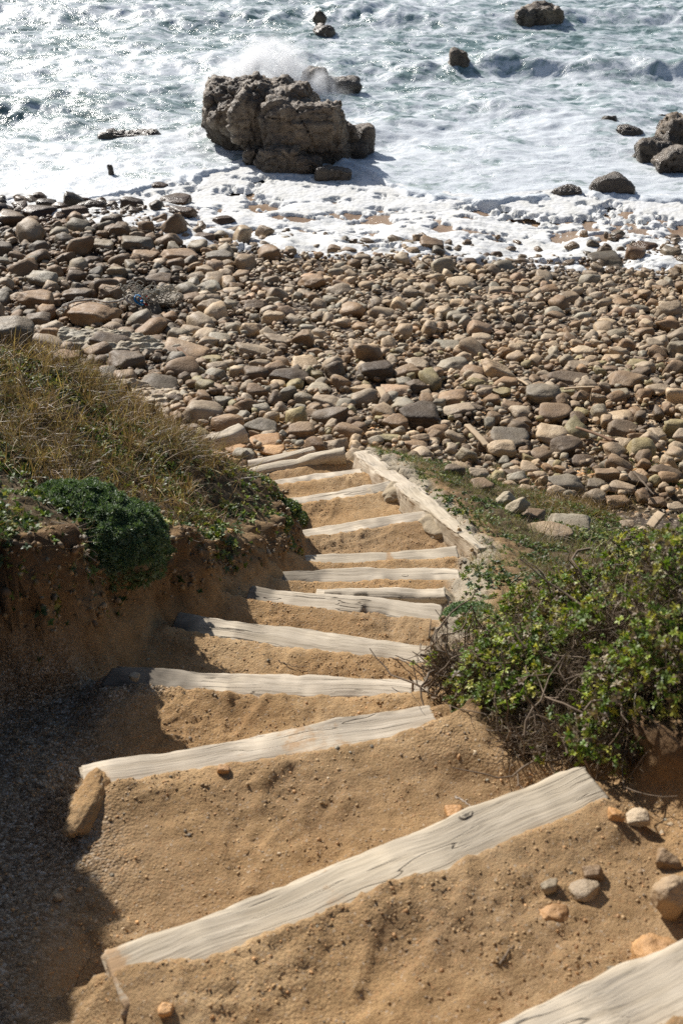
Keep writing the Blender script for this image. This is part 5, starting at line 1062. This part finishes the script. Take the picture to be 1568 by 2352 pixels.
# ------------------------------------------------------------------ stones on and beside the steps
def near_stone(u, vb, w, h, drop, tint, kind, label, lift=-.27, tilt=0, group='loose stones on the near steps', seed=None, dz=0, flat=None):
    c = PD(u, vb, drop); t = c[1] / ray(u, vb)[1]; W = w / FPX * t; dep = math.atan2(drop, c[1]); D = W * .8; Hh = flat * W if flat else max((h / FPX * t - D * math.sin(dep) * .7) / math.cos(dep), .35 * W)
    v, f = rockshape(seed or int(u * 3 + vb), 4, ANGLE[kind]); v = v * (1 + .05 * fbm(v * 3.5 + u, 4, 3, gain=.7))[:, None]; v = v * np.array([W / 2, D / 2, Hh / 2]); v = v @ np.array(Euler((0, math.radians(tilt), RNG.uniform(-.4, .4))).to_matrix()).T; v[:, 2] -= v[:, 2].min(); o = mesh_np('loose_stone', v, f, M['stone'])
    y_ = c[1] + D * .4; o.location = (c[0], y_, T(c[0], y_)[0] + lift * Hh + dz); o.color = (*TI[tint], 1); return tag(o, label, 'stone', group)
near_stone(1280, 2112, 82, 62, 1.98, 'orange', 'a', 'flat orange stone lying alone on the nearest sandy step', tilt=8, flat=.35)
near_stone(1264, 2044, 44, 42, 1.98, 'grey', 'a', 'small speckled grey stone above the flat orange one')
near_stone(1368, 2008, 56, 46, 1.98, 'brown', 'm', 'round brown stone on the step at the head of the whitish lump')
near_stone(1345, 2052, 76, 56, 1.98, 'tan', 'm', 'whitish concrete lump half sunk in the step', lift=-.45)
near_stone(1550, 2062, 90, 110, 1.92, 'tan', 'a', 'large grey-tan angular rock at the right edge, upper of two', dz=.03)
near_stone(1540, 2170, 130, 120, 1.88, 'orange', 'a', 'large ochre angular rock at the right edge just behind the nearest timber', dz=.0)
near_stone(1428, 2212, 50, 46, 1.92, 'dgrey', 'a', 'dark leaning flake of stone beside the pale lump at the nearest timber', tilt=35)
near_stone(1402, 2236, 54, 44, 1.92, 'pale', 'm', 'pale crusty lump beside the dark flake at the nearest timber')
near_stone(1046, 1864, 44, 34, 2.22, 'orange', 'm', 'ochre stone tucked behind the long timber step beside the peg')
near_stone(512, 1772, 30, 28, 2.22, 'orange', 'm', 'ochre pebble on the big sandy step near the strap timber')
near_stone(380, 2212 + 130, 40, 34, 2.0, 'orange', 'm', 'half-buried orange pebble near the bottom of the picture', lift=-.4)
near_stone(1412, 1900, 40, 36, 2.0, 'orange', 'm', 'rust-coloured stone at the soil edge right')
near_stone(1545, 1935, 70, 60, 1.92, 'brown', 'a', 'brown shaded rock in the soil at the right edge')
near_stone(1475, 1862, 60, 50, 1.95, 'pale', 'a', 'grey flat stone stuck in the shaded soil bank right', tilt=-30)
near_stone(614, 1548 + 35, 22, 20, 2.46, 'grey', 'm', 'small grey stone lying against the shade-painted timber end', dz=.01) if False else None
near_stone(312, 1574, 26, 22, 2.46, 'grey', 'a', 'small grey stone lying against the shade-painted timber end', dz=.03)
near_stone(525, 1316, 22, 12, 2.94, 'tan', 'm', 'small pale stone in the shade by the shade-painted timber end') if False else None
near_stone(503, 1441, 12, 12, 2.7, 'pale', 'r', 'pale pebble in the shade behind the mid step')
near_stone(533, 1312 + 7, 20, 12, 3.08, 'orange', 'm', 'small ochre lump beside the shade-painted timber end')
near_stone(1236, 1880 + 12, 22, 22, 1.99, 'orange', 'm', 'small orange stone near the knotted timber') 
near_stone(137, 1862, 16, 16, 2.3, 'pale', 'r', 'white pebble in the shaded gravel left of the kerb', lift=.05)
near_stone(130, 2052, 24, 20, 2.2, 'pale', 'r', 'pale egg-shaped stone in the shaded gravel low on the left', lift=.05)
# mortar: kerb lump at the left, haunches against the rail
def lump(name, u, v, drop, sx, sy, sz, rz, label, seed, cat='concrete', sink=.5):
    c = PD(u, v, drop); vv, f = rockshape(seed, 5, .25, 1.2); vv = vv * np.array([sx, sy, sz]); o = mesh_np(name, vv * (1 + .10 * fbm(vv * 22, 4, seed))[:, None], f, M['sand' if seed == 71 else 'mortar']); o.location = (c[0], c[1], T(c[0], c[1])[0] + sz * (1 - 2 * sink)); o.rotation_euler = (0, 0, rz); return tag(o, label, cat, 'rough mortar beside the timbers')
lump('mortar_lump', 206, 1846, 2.24, .038, .13, .034, -.1, 'long rough mortar kerb below the rusty strap', 71, sink=.66)
lump('mortar_lump', 918, 1138, 3.90, .13, .10, .06, .3, 'rounded mortar lump in the corner of step and rail', 72, sink=.5)
lump('mortar_lump', 858, 1090, 4.14, .12, .12, .05, .2, 'mortar patch against the top of the rail', 73, sink=.5)
lump('mortar_lump', 1020, 1216, 3.64, .15, .16, .045, .5, 'widest mortar slope beneath the tapering rail', 74, sink=.5)
lump('mortar_lump', 1030, 1350, 2.98, .05, .16, .04, 0, 'mortar edging beside the crossed timbers', 75, sink=.4)
# rusty strap and end plates
st_ = ropeobj('strap', [onT(226, 1738, 2.24, .03), onT(232, 1755, 2.24, .018), onT(238, 1790, 2.24, .012), onT(232, 1830, 2.24, .006), onT(225, 1870, 2.24, .0)], .006, '', 'rust', None, 3, .06); tag(st_, 'rusty twisted strap hanging over the left end of the greenish timber', 'strap')
pr = []
for (u, v, d, n_, spr) in ((225, 2150, 2.05, 90, .05), (1000, 1590, 2.3, 0, .03)):
    if n_: c = onT(u, v, d, .01); q_ = c + RNG.normal(size=(n_, 3)) * np.array([spr * 1.3, spr * .6, .006]); veg(pr, q_, np.tile([0, 0, 1.], (n_, 1)), BLD[1:3], .03, .09, np.array([(.10, .06, .035), (.2, .13, .08), (.05, .035, .025)]), 1.2, .1)
V, F, C = merge(pr); tag(mesh_np('dead_leaves', V, F, M['leaf'], smooth=False, attr=dict(tint=C)), 'dead curled leaves caught behind the left end of the long timber', 'debris', kind='stuff')
# grit on the steps: real pebbles
TI['crumb'] = (1.0, .86, .62); TI['crumb2'] = (1.15, 1.0, .76)
def grit(n, box, dens, s0, s1, name, label, tl=('tan', 'pale', 'orange', 'grey', 'brown', 'tan', 'dgrey'), asp=.6):
    P, N, I = scatter(n, *box, dens); n = len(P); pr = []; v, f = rockshape(5, 1, .4); s = np.exp(RNG.uniform(math.log(s0), math.log(s1), n)); k = np.array([TI[a] for a in tl])[RNG.integers(len(tl), size=n)]
    rot = frames(n, np.tile([0, 0, 1.], (n, 1)), .3); sc = s[:, None] * RNG.uniform(.6, 1.2, (n, 3)) * np.array([1, 1, asp]); V = np.einsum('nij,nkj->nki', rot, v[None] * sc[:, None]) + (P - np.array([0, 0, 1.]) * (s * .16)[:, None])[:, None]
    F = (f[None] + (np.arange(n) * len(v))[:, None, None]).reshape(-1, 3); tag(mesh_np(name, V.reshape(-1, 3), F, M['stuff'], attr=dict(tint=np.repeat(k * RNG.uniform(.8, 1.15, (n, 1)), len(v), 0))), label, 'gravel', kind='stuff')
flat = lambda I: (I['dl'] < .1) & (I['dr'] < .1)
grit(14000, (-1.4, 1.6, .5, 4.2), lambda x, y, z, I: np.clip(sst(-.75, -.15, I['dl']) + .3 * sst(-.4, 0, I['dr']) * (y < 2.4) + .10 * sst(0, .4, vnoise(x, y, 3, 97)), 0, 1) * (I['dl'] < .25) * (I['dr'] < .5) * (1 - .85 * sst(2.6, 3.1, y)), .002, .0085, 'step_gravel', 'coarse gravel and grit lying on the steps and the shaded left slope')
grit(170000, (-1.3, 1.6, .5, 7.), lambda x, y, z, I: (.07 + sst(.0, .35, vnoise(x, y, 3.1, 51)) * .5 + sst(.15, .4, vnoise(x, y, 9, 98)) * .5 + .05) * flat(I), .0012, .0056, 'sand_crumbs', 'crumbs of damp sand kicked up on the treads', ('crumb', 'crumb2', 'crumb2', 'orange'), .75)
grit(16000, (-1.3, 1.6, .5, 6.5), lambda x, y, z, I: (.12 + .88 * sst(.15, .45, vnoise(x, y, 5, 99))) * flat(I) * .6, .0015, .0045, 'sand_grit', 'small mixed grains of stone pressed into the treads', ('tan', 'pale', 'orange', 'brown', 'grey'), .6)
grit(5000, (-1.2, 1.6, .5, 5.5), lambda x, y, z, I: .18 * flat(I), .0018, .005, 'tread_gravel', 'tiny stones sprinkled over the sandy treads')
grit(9000, (.8, 4.6, 5.6, 9.2), lambda x, y, z, I: (z < I['B'] + .15) * .8, .01, .035, 'beach_gravel', 'pebbly gravel between stones below the ridge')
grit(30000, (-4.5, 5, 7.4, 12.5), lambda x, y, z, I: (z < I['B'] + .15) * .8, .012, .035, 'beach_gravel', 'pebbly gravel filling the gaps of the lower beach')

# the cut face: embedded stones, roots, trailing plants
VF = np.stack([Xd, Yd, Zd], 1); fi = np.nonzero((face > .45) & (np.abs(Xd) < 2) & (Yd > 2.0) & (Yd < 5.6))[0]
def facepick(n, w=None):
    k = RNG.choice(fi, n, replace=True) if w is None else RNG.choice(fi, n, replace=True, p=w / w.sum())
    g = np.stack([gx[k] / ln[k], gy[k] / ln[k], 1 / ln[k]], 1); return VF[k] + RNG.normal(size=(n, 3)) * .008, g, k
P, N, _ = facepick(5200); n = len(P); v, f = rockshape(5, 1, .5); sz_ = np.exp(RNG.uniform(math.log(.003), math.log(.016), n)); rot = frames(n, N, .6)
V = np.einsum('nij,nkj->nki', rot, v[None] * (sz_[:, None] * RNG.uniform(.6, 1.2, (n, 3)))[:, None]) + P[:, None]; k = np.array([TI[a] for a in ('crumb', 'brown', 'tan', 'grey', 'crumb')])[RNG.integers(5, size=n)] * RNG.uniform(.55, 1.0, (n, 1))
tag(mesh_np('bank_crumbs', V.reshape(-1, 3), (f[None] + (np.arange(n) * len(v))[:, None, None]).reshape(-1, 3), M['stuff'], attr=dict(tint=np.repeat(k, len(v), 0))), 'crumbling soil clods and small stones stuck in the cut earth faces', 'soil', kind='stuff')
zt = VF[fi, 2]; wt = np.where(Xd[fi] < 0, sst(.12, .42, zt - np.interp(Yd[fi], MIDY, ZT)), .02) ** 2 + 1e-6
P, N, _ = facepick(190, wt); paths = [wander(p_ - n_ * .02, n_ * .5 + np.array([0, 0, -.7]), RNG.uniform(.05, .16), 8, .3, -.08) for p_, n_ in zip(P, N)]
tag(tubes(paths, list(RNG.uniform(.0008, .002, len(paths))), 'bank_roots', 'root', seg=4), 'thin pale roots hanging out of the cut bank', 'roots', kind='stuff')
pr = []; P, N, _ = facepick(2600, wt ** 1.5); kk = fbm(P * 4, 3, 9) > -.02; P, N = P[kk], N[kk]; veg(pr, P, N, ROS, .012, .028, np.concatenate([GREEN * 1.3, DRY[:2]]), .4, .5)
P, N, _ = facepick(2600, wt ** 1.5); d_ = N * .8 + np.array([0, 0, -.6]); veg(pr, P, d_ / np.linalg.norm(d_, axis=1)[:, None], BLD, .03, .10, DRY * 1.2, .4, 0.)
V, F, C = merge(pr); tag(mesh_np('trailing_plants', V, F, M['leaf'], smooth=False, attr=dict(tint=C)), 'small plants and dry stems trailing over the top of the cut bank', 'plants', kind='stuff')

# ------------------------------------------------------------------ spray
def mat_spray():
    t = NT('spray'); c = t.coord(); n = t.noise(c, 1.6, 7, .7, .5); geo = t.new('ShaderNodeTexCoord'); sx = t.new('ShaderNodeSeparateXYZ'); t.l(geo.outputs['Generated'], sx.inputs[0])
    e = t.math('MULTIPLY', t.mapr(sx.outputs[0], 0, .3), t.mapr(sx.outputs[0], 1., .65)); e = t.math('MULTIPLY', e, t.math('MULTIPLY', t.mapr(sx.outputs[1], 0, .3), t.mapr(sx.outputs[1], 1, .7)))
    pk = t.math('SUBTRACT', 1., t.math('MULTIPLY', t.math('ABSOLUTE', t.math('SUBTRACT', sx.outputs[0], .52)), 1.5)); hgt = t.mapr(t.math('SUBTRACT', t.math('MULTIPLY', pk, .95), sx.outputs[2]), -.12, .45)
    d = t.math('MULTIPLY', t.math('MULTIPLY', e, hgt), t.mapr(n, .44, .66)); v = t.new('ShaderNodeVolumePrincipled'); v.inputs['Color'].default_value = (.97, .98, 1, 1); v.inputs['Anisotropy'].default_value = .35
    t.l(t.math('MULTIPLY', d, 17.), v.inputs['Density']); t.l(v.outputs[0], t.out.inputs['Volume']); return t.m
c = W0(635, 200); bxv = np.array([[x, y, z] for x in (-2.2, 2.0) for y in (-.9, .9) for z in (-.1, 1.65)], float) ; bxf = np.array([[0, 1, 3, 2], [4, 6, 7, 5], [0, 4, 5, 1], [2, 3, 7, 6], [0, 2, 6, 4], [1, 5, 7, 3]])
o = mesh_np('sea_spray', bxv, bxf, mat_spray(), smooth=False); o.location = (c[0], 28.2, -.15); tag(o, 'burst of white spray rising behind the huge sea rock', 'spray', kind='stuff')
pr = []; n = 900; a = RNG.normal(size=(n, 3)) * np.array([.75, .3, .38]) + np.array([c[0] + .1, 28.4, .8]); a[:, 2] += .9 * np.exp(-((a[:, 0] - c[0] - .1) / .5) ** 2) * RNG.random(n)
a = a[a[:, 2] > .1]; v, f = ico(1); n = len(a); s = np.exp(RNG.uniform(math.log(.004), math.log(.009), n)); V = (v[None] * s[:, None, None] + a[:, None]).reshape(-1, 3); F = (f[None] + (np.arange(n) * len(v))[:, None, None]).reshape(-1, 3)
tag(mesh_np('spray_drops', V, F, M['foam']), 'flying drops thrown up with the spray', 'spray', kind='stuff')

# ------------------------------------------------------------------ camera, sun, sky
cam = bpy.data.cameras.new('camera'); co = bpy.data.objects.new('camera', cam); COL.objects.link(co); SC.camera = co
cam.sensor_fit = 'VERTICAL'; cam.sensor_height = 36; cam.lens = FPX / 2352 * 36; cam.clip_start = .05; cam.clip_end = 6000
co.location = (0, 0, CH); co.rotation_euler = (math.pi / 2 - PITCH, 0, 0)
cam.dof.use_dof = True; cam.dof.focus_distance = 6.2; cam.dof.aperture_fstop = 6.3
AZ, EL_ = R(-36), R(34)                    # sun ahead, to the left
sd = Vector((math.sin(AZ) * math.cos(EL_), math.cos(AZ) * math.cos(EL_), math.sin(EL_)))
sun = bpy.data.lights.new('sun', 'SUN'); so = bpy.data.objects.new('sun', sun); COL.objects.link(so); sun.energy = 5.0; sun.angle = R(.6); sun.color = (1, .955, .89); so.rotation_euler = sd.to_track_quat('Z', 'Y').to_euler(); so.location = (-20, 25, 30)
w = bpy.data.worlds.new('World'); SC.world = w; w.use_nodes = True; nt = w.node_tree; sk = nt.nodes.new('ShaderNodeTexSky'); sk.sky_type = 'NISHITA'; sk.sun_disc = False; sk.sun_elevation = EL_; sk.sun_rotation = AZ; sk.air_density = 1.0; sk.dust_density = 1.5
bg = nt.nodes['Background']; bg.inputs[1].default_value = .068; nt.links.new(sk.outputs[0], bg.inputs[0])
SC.view_settings.view_transform = 'Standard'; SC.view_settings.look = 'None'; SC.view_settings.exposure = 0.34; SC.view_settings.gamma = 1
SC.cycles.max_bounces = 6; SC.cycles.diffuse_bounces = 3; SC.cycles.volume_bounces = 2; SC.cycles.use_denoising = False; SC.cycles.caustics_reflective = False; SC.cycles.caustics_refractive = False
SC.cycles.sample_clamp_indirect = 4
